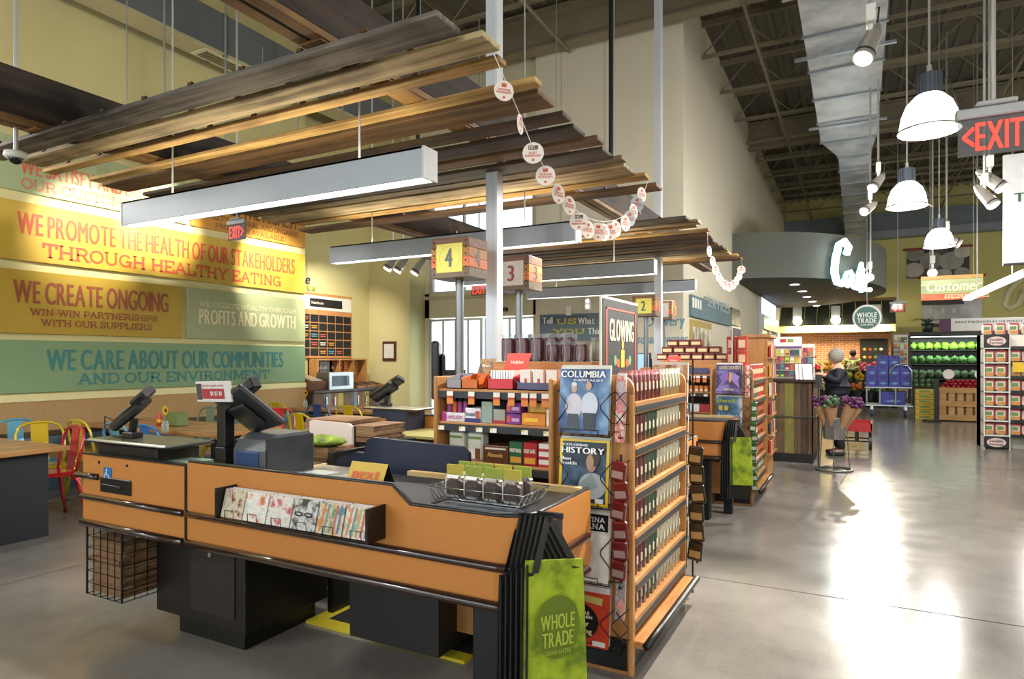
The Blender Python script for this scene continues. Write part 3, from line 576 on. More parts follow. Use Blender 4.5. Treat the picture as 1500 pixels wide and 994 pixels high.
# =====================================================================  CHECKOUT LANES
orange=C('c48140',.42,var=.05,sc=120); edgeb=C('17171b',.35); bump=C('33201d',.18,var=.1,coat=.5); belt=C('1b1c1f',.5,var=.12,sc=30); navy=C('1c2740',.4); laminate=C('cfc3bd',.4,var=.03)
oak=WOOD('a3703f','c28b52','z',.45); oakx=WOOD('a3703f','c28b52','x',.45); oaky=WOOD('a3703f','c28b52','y',.45); darkl=C('130f10',.4,var=.12,sc=60)
def path(x0,x1,yf,r,depth,s,n=8):
    """front edge then rounded right corner then back along the side"""
    p=[(x0,yf),(-2.2,yf),(-1.635,yf),(-1.545,yf),(x1-r,yf)]+[(x1-r+r*math.sin(PI/2*k/n),yf+s*(r-r*math.cos(PI/2*k/n))) for k in range(1,n+1)]+[(x1,yf+s*depth)]
    return p
def counter(yf, s, label, detail=True):
    o=thing('checkout_counter',label,'checkout counter',(-2.4,yf+s*.3,0),'checkout counters'); Y=lambda d: yf+s*d
    def bx(m,x0,x1,d0,d1,z0,z1,b=0): a,c=sorted((Y(d0),Y(d1))); return m.bx(x0,x1,a,c,z0,z1,b)
    # left unit panel
    bx(MB(orange),-3.78,-2.9,0,.03,.60,.975,.008).build('front_panel',o)
    bx(MB(orange),-3.78,-3.75,.03,.62,.60,.96).build('side_panel',o)
    bx(MB(edgeb),-3.785,-2.895,-.003,.034,.975,.983).build('edge_strip',o)
    # right unit: panel following the rounded end
    P=path(-2.885,-1.03,yf,.13,.62,s); zt=[.993,.993,.993,.925]+[.925]*(len(P)-4); n=len(P)
    Q=path(-2.885,-1.06,yf+s*.03,.1,.59,s)
    m=MB(orange); vs=[(x,y,.60) for x,y in P]+[(x,y,z) for (x,y),z in zip(P,zt)]+[(x,y,.60) for x,y in Q]+[(x,y,z) for (x,y),z in zip(Q,zt)]
    fs=[]
    for i in range(n-1): fs += [(i,i+1,n+i+1,n+i),(2*n+i+1,2*n+i,3*n+i,3*n+i+1),(n+i,n+i+1,3*n+i+1,3*n+i),(i+1,i,2*n+i,2*n+i+1)]
    fs += [(0,n,3*n,2*n),(n-1,2*n-1+0,4*n-1,3*n-1)]
    m.add(vs,fs if s>0 else [q[::-1] for q in fs]); m.build('front_panel',o)
    MB(edgeb).tube([(x,y+s*.015,z+.003) for (x,y),z in zip([((p[0]+q[0])/2,(p[1]+q[1])/2-s*.015) for p,q in zip(P,Q)],zt)],.011,6).build('edge_strip',o)
    bx(MB(edgeb),-2.9,-2.885,-.004,.03,.6,.985).build('joint_strip',o)
    for z,r in ((.745,.017),(.603,.02)):
        MB(bump).tube([(x,y-s*.008,z) for x,y in path(-2.88,-1.015,yf,.14,.55,s)],r,8).build('bumper_rail',o)
        MB(bump).tube([(-3.77,Y(-.008),z),(-3.4,Y(-.008),z),(-2.91,Y(-.008),z)],r,8).build('bumper_rail',o)
    MB(bump).tube([(-3.82,Y(-.008),.86),(-3.7,Y(-.008),.86),(-3.62,Y(-.008),.86)],.017,8).build('bumper_rail',o)
    # tops
    pt=[(x,y) for x,y in path(-2.15,-1.045,yf+s*.02,.115,.56,s) if x>-1.56]; poly=[(-1.6,Y(.02))]+pt+[(-1.6,Y(.58))]
    MB(C('2f3238',.3,var=.15,sc=50)).prism(poly if s<0 else poly[::-1],'z',.895,.915).build('end_tray',o)
    bx(MB(belt),-2.15,-1.5,.05,.55,.90,.922,.006).build('conveyor_belt',o)
    bx(MB(C('8a8375',.35,var=.1)),-2.55,-2.15,.04,.58,.905,.925).build('scanner_deck',o)
    bx(MB(steel),-2.5,-2.25,.12,.5,.925,.929).m(C('b9c6c9',.1)).bx(-2.45,-2.3,min(Y(.18),Y(.42)),max(Y(.18),Y(.42)),.929,.931).build('scanner_plate',o)
    bx(MB(C('c9bb93',.4)),-2.55,-2.535,.04,.58,.925,.934).build('deck_trim',o)
    bx(MB(C('b7b070',.4)),-3.74,-2.55,.05,.6,.84,.86).build('bagging_board',o)
    bx(MB(WOOD('c9a86c','dcc08c','x')),-1.98,-1.06,.56,.6,.9,.94).build('back_ledge',o)
    poly=[(-2.5,.90),(-2.5,.955),(-2.42,.985),(-2.37,1.0),(-2.31,1.0),(-2.29,1.07),(-2.25,1.085),(-1.7,1.07),(-1.66,1.04),(-1.66,.90)]
    MB(navy).prism(poly,'y',*sorted((Y(.62),Y(.65)))).build('back_guard',o)
    # base
    bx(MB(darkl),-3.43,-2.72,.2,.78,.11,.6,.004).build('cabinet',o); bx(MB(black),-3.3,-2.78,.25,.74,0,.11).build('toe_kick',o)
    if detail:
        d=bx(MB(C('272122',.38,var=.1,sc=60)),-3.13,-2.79,.193,.2,.17,.52,.002).build('cabinet_door',o)
        MB(steel).cyl((-2.97,Y(.193),.48),(-2.97,Y(.186),.48),.013,n=12).build('lock',d)
        bx(MB(steel),-2.72,-2.714,.36,.46,.42,.435).build('latch',o)
    bx(MB(darkl),-2.3,-1.75,.5,.95,.08,.6).build('cabinet',o); bx(MB(oakx),-1.75,-1.1,.66,.7,.15,.6).build('kick_panel',o)
    bx(MB(black),-1.33,-1.21,.12,.24,0,.6,.006).build('leg',o); bx(MB(black),-1.14,-1.06,.46,.54,0,.6,.006).build('leg',o)
    bx(MB(black),-3.78,-1.1,.05,.6,.56,.6).build('underframe',o)
    return o
c4=counter(2.05,1,'orange laminate checkout counter in front, dark rails and conveyor belt, number 4 lane')
yf=2.05
# its fittings
sg=MB(C('2b6fb5',.4)).bx(-3.575,-3.505,yf-.004,yf,.845,.918).build('access_sticker',c4); sg['label']='blue wheelchair access sticker'
t=MB(C('f4f6f8',.5)); t.cyl((-3.545,yf-.005,.905),(-3.545,yf-.0055,.905),.006,n=8); t.tube([(-3.545,yf-.0055,.897),(-3.543,yf-.0055,.878),(-3.528,yf-.0055,.876),(-3.52,yf-.0055,.86)],.003,4); t.tube([(-3.543+.018*math.cos(math.radians(a)),yf-.0055,.872+.018*math.sin(math.radians(a))) for a in range(120,330,20)],.0025,4); t.build('wheelchair_symbol',sg)
pl=MB(black).bx(-3.6,-3.33,yf-.008,yf,.785,.865,.003).build('pull_plate',c4); MB(C('3b3d44',.25,.4)).cyl((-3.57,yf-.014,.827),(-3.4,yf-.014,.824),.006,n=8).build('pull_bar',pl)
for x in (-3.62,-3.37): MB(black).cyl((x,yf-.003,.94),(x,yf,.94),.008,n=10).build('screw_hole',c4)
pt=MB(black).bx(-1.035,-1.024,2.23,2.35,.78,.88); pt.build('notice',c4)['label']='small black notice with white lettering'
# the other counters
c3=counter(4.95,-1,'orange checkout counter with its customer side turned to the entrance, lane 3',False)
c2=counter(6.05,1,'orange checkout counter behind the near candle rack, lane 2',False)
# compact disc rack on the front
cr=thing('disc_rack','black wire rack of compact discs fixed to the front counter','rack',(-2.1,yf-.05,.78)); x0,x1=-2.54,-1.66
MB(black).bx(x0,x0+.012,yf-.11,yf-.002,.785,.92).build('end_plate',cr); MB(black).bx(x1-.012,x1,yf-.11,yf-.002,.785,.92).build('end_plate',cr)
m=MB(black)
for k in range(5): m.cyl((x0,yf-.105+k*.024,.788),(x1,yf-.105+k*.024,.788),.0025,n=4)
m.build('floor_wire',cr)
for k in range(6):
    x=x0+.07+k*.145; MB(black).tube([(x,yf-.112,.787),(x,yf-.114,.83),(x+.055,yf-.114,.83),(x+.055,yf-.112,.787)],.002,4).build('retainer_wire',cr)
cov=[('b9ad92','8a3a34','d9d2c0','pale sleeve with a seated figure'),('c9cfd0','d27a5a','eceae4','white sleeve with an orange sketch'),('cfc9c4','c4506a','e4e2e0','grey sleeve with a pink sketch'),('3c3c40','a9a9ab','d8d8d8','monochrome sleeve with a pair of eyes'),('c98a4a','5d8a86','d9d2c2','striped orange and teal sleeve'),('c9704a','6a9490','dcd6c6','striped sleeve at the right end of the rack')]
for k,(a,b,c,l) in enumerate(cov):
    x=x0+.017+k*.144; d=thing('compact_disc','compact disc in a '+l,'compact disc',(x+.07,yf-.06,.792),'compact discs in the counter rack')
    for j in range(3):
        y=yf-.082+j*.02; m=MB(C('d8d8da',.2) if j else PRINT(a,c,b,22,.15)); m.add([(x,y-.012,.792),(x+.135,y-.012,.792),(x+.135,y+.018,.912),(x,y+.018,.912),(x,y-.004,.792),(x+.135,y-.004,.792),(x+.135,y+.026,.912),(x,y+.026,.912)],[(0,1,2,3),(7,6,5,4),(0,4,5,1),(1,5,6,2),(2,6,7,3),(3,7,4,0)]); m.build('case',d)
    if k==3:
        m=MB(C('1b1b1d',.4))
        for ex in (.04,.095): m.tube([(x+ex+.02*math.cos(q*PI/6),yf-.085,.855+.008*math.sin(q*PI/6)) for q in range(12)],.003,4,True)
        m.build('printed_eyes',d)
    if k>3:
        for j in range(5): MB(C(('c9803f','5f8d88','b5a94a','c65a45','4a6f8a')[j],.3)).add([(x+.012+j*.024,yf-.0935,.80),(x+.022+j*.024,yf-.0935,.80),(x+.036+j*.022,yf-.066,.908),(x+.026+j*.022,yf-.066,.908)],[(0,1,2,3)]).build('printed_stripe',d)
# wire basket of paper bags
bk=thing('wire_basket','black wire basket hung under the left end of the front counter','basket',(-3.6,2.28,.2)); X0,X1,Y0,Y1,Z0,Z1=-3.77,-3.45,2.07,2.42,.2,.585
m=MB(black)
for k in range(6): x=X0+(X1-X0)*k/5; m.cyl((x,Y0,Z0),(x,Y0,Z1),.0028,n=4); m.cyl((x,Y0,Z0),(x,Y1,Z0),.0028,n=4); m.cyl((x,Y1,Z0),(x,Y1,Z1),.0028,n=4)
for k in range(7): z=Z0+(Z1-Z0)*k/6; m.tube([(X0,Y0,z),(X1,Y0,z),(X1,Y1,z),(X0,Y1,z)],.0028,4,True)
for k in range(1,5): y=Y0+(Y1-Y0)*k/5; m.cyl((X0,y,Z0),(X0,y,Z1),.0028,n=4); m.cyl((X1,y,Z0),(X1,y,Z1),.0028,n=4)
m.build('wire_mesh',bk)
for a,b in ((X0,Y0),(X1,Y0),(X0,Y1),(X1,Y1)): MB(black).cyl((a,b,Z0),(a,b,Z1+.02),.006,n=6).build('corner_wire',bk)
def bagstack(x0,x1,y0,y1,z0,n,label,grp,hgt=.028,rz=0):
    for k in range(n):
        jx,jy=R.uniform(-.02,.02),R.uniform(-.012,.012); z=z0+k*hgt; m=MB(WOOD('7d5c40','a58363','x',.8,.7))
        for q in range(4): zz=z+q*hgt/4; e=R.uniform(-.008,.008); m.bx(x0+jx+e,x1+jx+e,y0+jy,y1+jy+e,zz+.001,zz+hgt/4,.002)
        o=m.build('paper_bag_bundle'); tag(o,label,'paper bags',grp)
bagstack(X0+.02,X1-.02,Y0+.015,Y1-.02,Z0+.012,11,'bundle of brown paper bags filed in the wire basket','paper bag bundles in the wire basket')
# card terminal desk at lane 4 and lane 3
def card_desk(x0,x1,y0,y1,zb,lab,grp,face=-1):
    o=thing('terminal_stand',lab+' terminal stand, black box with a steel top','stand',((x0+x1)/2,(y0+y1)/2,zb),'card terminal stands')
    MB(navy if face>0 else black).bx(x0+.08,x1-.1,y0+.02,y1-.01,zb,1.035,.006).build('box',o); MB(C('c4bba8',.25,.4) if face>0 else C('8d8f86',.18,.7)).bx(x0,x1,y0,y1,1.035,1.056,.008).m(edgeb).bx(x0-.006,x1+.006,y0-.006,y1+.006,1.038,1.05,.004).build('steel_top',o)
    xc=(x0+x1)/2-.16; yc=(y0+y1)/2; k=thing('card_terminal',lab+' black card payment terminal tilted on its stalk','card terminal',(xc,yc,1.056),'card payment terminals')
    MB(black).bx(xc-.04,xc+.06,yc-.035,yc+.035,1.056,1.09,.006).cyl((xc+.01,yc,1.09),(xc+.03,yc,1.16),.022,n=10).build('stalk',k)
    T_=Matrix.Translation((xc+.01,yc,1.21))@Matrix.Scale(1.2,4)@Matrix.Rotation(math.radians(-28),4,'Y')@Matrix.Rotation(math.radians(36*face*-1),4,'X')
    b=MB(black); b.T=T_; b.bx(-.15,.1,-.05,.05,-.028,.018,.014).bx(.06,.17,-.04,.04,-.005,.04,.01); b=b.build('body',k)
    p=MB(C('2d3036',.3)); p.T=T_; p.bx(-.02,.085,-.04,.04,.018,.021); p.m(C('8a8f6f',.2)).bx(.02,.08,-.033,.033,.0205,.0225)
    for i in range(4):
        for j in range(3): p.m(C(('c23b32','c9a83a','3fae5a')[j] if i==3 else '55585f',.4)).bx(-.045-i*.022,-.03-i*.022,-.03+j*.024,-.014+j*.024,.018,.023)
    p.build('keypad',b)
    MB(black).tube([(xc-.12,yc-.03,1.15),(xc-.2,yc-.03,1.17),(xc-.22,yc-.02,1.1),(xc-.15,yc-.02,1.062),(xc-.05,yc-.02,1.06)],.004,5).build('cable',k)
card_desk(-3.8,-3.1,2.08,2.36,.86,'front counter','x')
card_desk(-4.0,-3.42,4.62,4.92,.86,'lane 3','x',1)
q=MB(GLASS('b8d8c8',.25)).bx(-3.25,-3.02,2.12,2.3,.86,.965); st=thing('clear_tray','clear tray of green twist ties beside the terminal stand','tray',(-3.13,2.2,.86)); q.build('tray',st)
m=MB(C('2f6b4a',.6))
for k in range(60): x,y=R.uniform(-3.23,-3.04),R.uniform(2.14,2.28); a=R.uniform(0,6.3); z=R.uniform(.875,.945); m.cyl((x,y,z),(x+.03*math.cos(a),y+.02*math.sin(a),z+R.uniform(-.01,.01)),.002,n=4)
m.build('twist_ties',st,'stuff')
# customer display monitor on a post, facing the cashier
mo=thing('register_monitor','black register monitor on a post with a donation card, front counter','monitor',(-2.8,2.2,.86)); x,y=-2.8,2.2
MB(black).bx(x-.035,x+.04,y-.035,y+.035,.86,1.06,.004).bx(x-.028,x+.033,y-.03,y+.03,1.06,1.27,.004).build('post',mo)
m=MB(black); m.T=Matrix.Translation((x,y,1.25))@Matrix.Rotation(math.radians(-32),4,'Y'); m.bx(-.03,.26,-.028,.028,-.03,.03,.006); m.build('arm',mo)
def frame(c,u,v):
    u=Vector(u).normalized(); v=Vector(v); v=(v-u*v.dot(u)).normalized(); n=u.cross(v)
    return Matrix.Translation(c)@Matrix((u,n*-1,v)).transposed().to_4x4()
mc=Vector(W(363,600,Y=2.22)); T_=frame(mc,(.93,-.3,.2),(0,-.72,.7))
b=MB(C('1d2129',.45)); b.T=T_; b.bx(-.17,.17,-.02,.02,-.14,.14,.012).bx(-.1,.1,-.04,-.02,-.09,.06,.01); b=b.build('screen_housing',mo)
b2=MB(C('2a3350',.15)); b2.T=T_; b2.bx(-.15,.15,.02,.023,-.12,.12); b2.build('screen',b)
T_=frame(mc+T_.to_3x3()@Vector((-.07,-.02,.15))+Vector((0,-.01,.02)),(1,-.12,.03),(0,-.1,1))
cd=MB(C('e3dfe0',.4)); cd.T=T_; cd.bx(-.15,.15,-.004,.004,-.05,.05); cd=cd.build('donation_card',mo); cd['label']='white and red donation card'
r=MB(C('b5404c',.4)); r.T=T_; r.bx(-.095,.095,-.006,-.004,-.035,.015); r.m(C('4a4a4e',.5)); r.bx(-.145,-.1,-.006,-.004,-.04,.04); r.m(C('b5404c',.4)); txt(r,'Your help is urgently needed.',(-.1,-.006,.025),(1,0,0),(0,0,1),.012,.2,0); r.m(white)
for i,s_ in enumerate(('$1','$5','$10')): txt(r,s_,(-.02+i*.037,-.007,-.018),(1,0,0),(0,0,1),.02,.026)
r.build('print',cd)
pr=thing('receipt_printer','grey rounded receipt printer beside the monitor post on the front counter','printer',(-2.62,2.36,.86))
poly=[(2.2,.86),(2.2,1.05),(2.23,1.1),(2.29,1.125),(2.48,1.125),(2.52,1.1),(2.52,.86)]
MB(C('5d636b',.35,.2)).prism(poly,'x',-2.74,-2.52).build('shell',pr); MB(C('2c2f34',.4)).bx(-2.525,-2.513,2.21,2.51,.86,1.11).build('side_cover',pr); MB(C('33507c',.2)).prism([(2.195,.9),(2.195,1.04),(2.225,1.09),(2.23,.9)],'x',-2.72,-2.56).build('window',pr)
hs=tag(MB(black).cyl((-2.98,2.25,.87),(-2.86,2.3,.9),.045,.05,n=14).tube([(-2.9,2.3,.9),(-2.95,2.35,1.0),(-2.86,2.33,1.08),(-2.8,2.25,1.08)],.006,5).build('hand_scanner'),'black hand scanner with a coiled cable on the bagging board','scanner')
# next lane please block
nl=thing('next_lane_sign','yellow and orange folded tent sign reading next lane please','tent sign',(-1.85,2.22,.925)); a,b=-1.98,-1.78
MB(C('c9b04a',.45)).add([(a,2.15,.925),(b,2.15,.925),(b,2.21,1.045),(a,2.21,1.045),(a,2.154,.925),(b,2.154,.925),(b,2.214,1.045),(a,2.214,1.045)],[(0,1,2,3),(7,6,5,4),(0,4,5,1),(1,5,6,2),(2,6,7,3),(3,7,4,0)]).m(C('d99f45',.45)).add([(a,2.1495,.926),(b,2.1495,.926),(b,2.1685,.964),(a,2.1685,.964)],[(0,1,2,3)]).build('front_leaf',nl)
MB(C('1c1a18',.5)).add([(a,2.27,.925),(b,2.27,.925),(b,2.216,1.045),(a,2.216,1.045),(a,2.274,.925),(b,2.274,.925),(b,2.22,1.045),(a,2.22,1.045)],[(3,2,1,0),(4,5,6,7),(1,5,4,0),(2,6,5,1),(3,7,6,2),(0,4,7,3)]).build('back_leaf',nl)
t=MB(C('d2603f',.5)); txt(t,'next',(a+.03,2.1745-.003,.98),(1,0,0),(0,.447,.894),.05,.15); t.m(C('f0dc9a',.5)); txt(t,'lane please',(a+.06,2.155-.003,.94),(1,0,0),(0,.447,.894),.022,.12,0,shear=.3); t.build('lettering',nl)
# snack basket
sb=thing('snack_basket','chrome wire basket on the end of the front belt','basket',(-1.33,2.32,.916)); m=MB(C('c9cdd2',.2,1)); X0,X1,Y0,Y1=-1.56,-1.12,2.2,2.44
for z,g in ((.924,.03),(.975,.0)): m.tube([(X0+g,Y0+g,z),(X1-g,Y0+g,z),(X1-g,Y1-g,z),(X0+g,Y1-g,z)],.0028,5,True)
for k in range(10): x=X0+(X1-X0)*k/9; m.cyl((x+(.03 if k<5 else -.03),Y0+.03,.924),(x,Y0,.975),.0018,n=4); m.cyl((x+(.03 if k<5 else -.03),Y1-.03,.924),(x,Y1,.975),.0018,n=4)
for k in range(6): y=Y0+(Y1-Y0)*k/5; m.cyl((X0+.03,y,.924),(X0,y,.975),.0018,n=4); m.cyl((X1-.03,y,.924),(X1,y,.975),.0018,n=4); m.cyl((X0+.03,y,.924),(X1-.03,y,.924),.0018,n=4)
m.build('wire',sb)
for i in range(4):
    for j in range(2):
        x=X0+.085+i*.09; y=Y0+.07+j*.09; o=thing('snack_pouch','clear snack pouch with a green header card standing in the chrome basket','snack pouch',(x,y,.928),'snack pouches in the chrome basket')
        MB(C('3d2a28',.25,var=.5,sc=60)).bx(x-.036,x+.036,y-.022,y+.022,.928,1.0,.012).build('contents',o); MB(GLASS('f0ecea',.03)).bx(x-.04,x+.04,y-.026,y+.026,.927,1.02,.012).build('film',o)
        MB(C('8d9c36' if (i+j)%3 else 'b0a43c',.5)).bx(x-.038,x+.038,y-.004,y+.004,1.015,1.06).build('header_card',o)
# green and black reusable bags hanging at the counter end
def bagset(x,y,n,label,grp,zt=.92,full=True):
    for k in range(n):
        f=k==0; dx=k*.019; dy=-k*.003; o=thing('reusable_bag',label if f else label.replace('frontmost green','black').replace('with a leafy print','behind the leafy green one'),'shopping bag',(x-dx,y+dy,.36),grp)
        w=.23; z0,z1=(.36 if f else .24+.03*(k%2)),.79-.012*k
        m=MB(PRINT('5d7414','8da21e','a9bd2e',9,.55) if f else black)
        # a leaning bag: top narrower, gusset
        lx=.04; T_=Matrix.Translation((x-dx,y+dy,0))@Matrix.Rotation(math.radians(50),4,'Z'); m.T=T_
        m.add([(-w*.52,-.02,z0+.02),(w*.5,-.045,z0),(w*.46,-.03,z1),(-w*.46,-.012,z1+.01),(-w*.52,-.004,z0+.02),(w*.5,-.028,z0),(w*.46,-.02,z1),(-w*.46,-.002,z1+.01)],[(0,1,2,3),(7,6,5,4),(0,4,5,1),(1,5,6,2),(2,6,7,3),(3,7,4,0)]); m.build('body',o)
        h=MB(black); h.T=T_
        for s_ in (-1,1):
            h.add([(s_*.08-.014,-.03,z1-.03),(s_*.08+.014,-.03,z1-.03),(.014,.03,zt+.02),(-.014,.03,zt+.02)],[(0,1,2,3)]); h.add([(s_*.08-.014,.012,z1-.03),(s_*.08+.014,.012,z1-.03),(.014,.036,zt+.02),(-.014,.036,zt+.02)],[(3,2,1,0)])
        h.build('handle',o)
        for sx in (-1,1):
            e=MB(black); e.T=T_; e.cyl((sx*w*.5,-.035,z0+.01),(sx*w*.46,-.022,z1),.005,n=5); e.build('piping',o)
        if f and full:
            e=MB(C('62761a',.6)); e.T=T_; e.add([(.0+.085*math.cos(q*PI/12),-.0445+(.01*.0),.57+.11*math.sin(q*PI/12)) for q in range(24)],[tuple(range(24))]); e.build('round_badge',o)
            e=MB(C('a9ba42',.6)); e.T=T_; txt(e,'WHOLE',(0,-.047,.59),(1,0,0),(0,0,1),.05,.13,align='c',slab=False); txt(e,'TRADE',(0,-.048,.53),(1,0,0),(0,0,1),.05,.12,align='c'); txt(e,'GUARANTEE',(0,-.048,.485),(1,0,0),(0,0,1),.014,.1,0,align='c'); e.build('lettering',o)
bagset(-.95,2.09,6,'frontmost green shopping bag with a leafy print hanging at the front counter','reusable bags hung at the front counter')
bagset(-.93,6.1,5,'frontmost green shopping bag with a leafy print hanging at the lane 2 counter','reusable bags hung at the lane 2 counter',full=False)
for yy,lb in ((2.19,'black hook bar holding the shopping bags at the front counter'),(6.19,'black hook bar holding the shopping bags at lane 2')): tag(MB(black).bx(-1.03,-.93,yy-.06,yy-.045,.925,.945).build('bag_hook'),lb,'hook')
# lane 3 register: monitor, shield panel, bag shelf
m3=thing('register_monitor','black monitor seen edge on behind the product rack, lane 3','monitor',(-2.62,4.35,.86)); T_=Matrix.Translation((-2.62,3.8,1.42))@Matrix.Rotation(math.radians(32),4,'Z')
b=MB(C('17181c',.4)); b.T=T_; b.bx(-.03,.02,-.2,.2,-.2,.2,.012).bx(.02,.06,-.13,.13,-.14,.12,.02).bx(.06,.2,-.02,.02,-.06,.0); b.build('screen_housing',m3); MB(black).cyl((-2.43,3.95,.86),(-2.43,3.95,1.4),.02,n=8).build('post',m3)
a3=thing('register_monitor','dark monitor back with a pale maker mark behind the red display box','monitor',(-2.05,4.6,.92)); MB(C('22252a',.4)).bx(-2.24,-1.86,4.55,4.6,1.3,1.55,.015).build('screen_housing',a3); t=MB(C('9aa0a6',.4)); txt(t,'acer',(-2.05,4.548,1.51),(1,0,0),(0,0,1),.028,.09,align='c'); t.build('lettering',a3); MB(black).bx(-2.09,-2.01,4.58,4.62,.92,1.32).build('stand',a3)
for y in (7.6,8.4):
    b=thing('register_monitor','black monitor '+('nearer' if y<8 else 'further')+' one beside the number 2 lane box post','monitor',(-2.55,y,0)); MB(C('1b1d22',.4)).bx(-2.72,-2.4,y,y+.05,1.32,1.58,.01).build('screen_housing',b); MB(black).bx(-2.59,-2.53,y+.02,y+.06,0,1.34).build('stand',b); MB(C('9fc4e6',.2,em=.6)).bx(-2.7,-2.42,y-.002,y,1.34,1.56).build('screen',b)
sh=thing('bagging_shield','pale laminate shield panel at the bagging end of lane 3','panel',(-3.1,3.3,.0)); MB(laminate).prism([(-3.32,.5),(-3.32,1.07),(-3.3,1.08),(-2.97,1.07),(-2.94,1.05),(-2.94,.5)],'y',3.28,3.3).build('panel',sh); MB(black).bx(-3.32,-2.94,3.3,3.32,0,1.05).build('frame',sh)
bs=thing('bag_shelf','low black shelf holding brown paper bags behind the pale shield','shelf',(-3.3,3.75,0)); MB(black).bx(-3.75,-2.95,3.5,4.0,.86,.9).bx(-3.75,-3.7,3.5,4.0,0,.86).bx(-3.0,-2.95,3.5,4.0,0,.86).build('frame',bs); MB(orange).bx(-3.75,-2.95,3.48,3.5,.6,.86).build('front_panel',bs)
bagstack(-3.62,-3.2,3.55,3.9,.905,5,'bundle of brown paper bags on the black shelf behind the pale shield','paper bag bundles on the shelf',.03)
bagstack(-3.2,-3.0,3.55,3.9,.905,3,'short bundle of brown paper bags beside the taller pile','short paper bag bundles on the shelf',.04)
for k in range(2):
    x=-3.66+k*.0; m=MB(PRINT('3f5214','748a1e','90a52c',12,.6)); m.ball((-3.66+k*.02,3.62+k*.2,.93),(.07,.1,.035),12,6,.12,R); tag(m.build('folded_bag'),'folded green shopping bag on the bag shelf, '+('front' if k==0 else 'rear'),'shopping bag')
cv=thing('bag_carousel','black low carousel shelf of brown and green bags behind the printer','shelf',(-3.0,2.95,0)); MB(black).bx(-3.3,-2.7,2.85,3.2,.8,.84).bx(-2.74,-2.7,2.85,3.2,0,.95).bx(-3.3,-3.26,2.85,3.2,0,.8).build('frame',cv)
bagstack(-3.24,-2.8,2.92,3.14,.842,4,'bundle of brown paper bags on the low carousel shelf','paper bag bundles on the carousel',.03)
tag(MB(PRINT('3f5214','748a1e','90a52c',12,.6)).ball((-2.9,2.98,.995),(.17,.09,.035),14,6,.12,R).build('folded_bag'),'folded green shopping bag lying behind the receipt printer','shopping bag')
# anti fatigue mat
mt=thing('floor_mat','black anti fatigue mat with yellow edges behind the front counter','mat',(-2.4,3.05,0)); MB(C('1e1e20',.8,bump=.5,sc=30)).bx(-2.66,-1.7,2.78,3.3,0,.018).build('mat_field',mt); MB(C('d8c52a',.7)).bx(-2.76,-2.66,2.7,3.3,0,.016).bx(-2.66,-1.7,2.7,2.78,0,.016).build('yellow_edge',mt)
# =====================================================================  PRODUCT RACKS
strip=C('2a2d33',.5); wine=C('7d2b38',.22,var=.12); rose=C('9c3a48',.22,var=.1); green=C('4d6b52',.22,var=.1); wax=C('efe6cf',.3,var=.03)
def rack(y0, label, tag_):
    """end unit: shelves facing the aisle (+x), end panel with magazines, product shelves facing -y"""
    o=thing('display_rack',label,'display rack',(-1.5,y0+.5,0),'wooden checkout display racks')
    xa,xb=-1.33,-.93; D=1.07
    def endp(y,t):
        r=.07; zt=1.42; pl=[(xa,0),(xb,0),(xb,zt-r)]+[(xb-r+r*math.cos(q*PI/12),zt-r+r*math.sin(q*PI/12)) for q in range(1,7)]+[(xa+r+r*math.cos(PI/2+q*PI/12),zt-r+r*math.sin(PI/2+q*PI/12)) for q in range(0,7)]
        return MB(oak).prism(pl,'y',y,y+t)
    endp(y0,.022).build('end_panel',o); endp(y0+D-.022,.022).build('end_panel',o)
    MB(oaky).bx(xa,xa+.02,y0+.022,y0+D-.022,.1,1.36).build('back_panel',o)
    MB(oak).bx(xa-.02,xa+.005,y0-.05,y0+.0,0,1.4,.006).build('upright',o); MB(oak).bx(xb-.022,xb+.002,y0-.012,y0+0,0,1.33,.004).build('upright',o)
    MB(black).bx(xa+.02,xb-.03,y0-.006,y0,.02,.17).build('base_strip',o); MB(black).bx(xb-.1,xb-.02,y0+.02,y0+D-.02,0,.13).build('toe_kick',o)
    for z in SH:
        MB(oaky).bx(xa+.02,xb-.005,y0+.022,y0+D-.022,z-.02,z,.003).build('shelf',o); MB(oaky).bx(xb-.005,xb+.003,y0+.022,y0+D-.022,z-.055,z-.0).m(strip).bx(xb+.003,xb+.006,y0+.03,y0+D-.03,z-.048,z-.018).build('price_strip',o)
    MB(oaky).bx(xb-.03,xb+.06,y0+.01,y0+D-.01,.13,.165,.004).build('plinth_board',o); MB(black).tube([(xb+.065,y0-.005,.155),(xb+.065,y0+.3,.155),(xb+.065,y0+D,.155)],.02,8).build('bumper_rail',o)
    # product shelves facing the cashier side
    xl=-2.13
    MB(oak).bx(xl,xl+.025,y0+.08,y0+.5,0,1.4,.006).build('side_panel',o); MB(C('4a3626',.6)).bx(xl,xa,y0+.48,y0+.5,.1,1.34).build('rear_board',o); MB(C('2f2622',.6)).bx(xl,xa,y0+.12,y0+.48,0,.12).build('base',o)
    for z in (1.33,1.145,.93,.6):
        f=.0 if z>.9 else 0
        MB(oakx).bx(xl+.025,xa-.02,y0+.1-(.02 if z<1 else 0),y0+.48,z-.02,z,.003).build('shelf',o); MB(strip).bx(xl+.03,xa-.025,y0+.093-(.02 if z<1 else 0),y0+.1-(.02 if z<1 else 0),z-.05,z-.012).build('price_strip',o)
    MB(oakx).bx(xl+.1,xa,y0+.5,y0+.9,1.36,1.48,.004).build('top_riser',o)
    return o
SH=[1.29,1.085,.87,.66,.44,.26]
r1=rack(2.97,'wooden rack nearest the aisle with magazines on its end and candles on its side','near'); r2=rack(6.97,'wooden rack further down the aisle with magazines and red boxes','far')
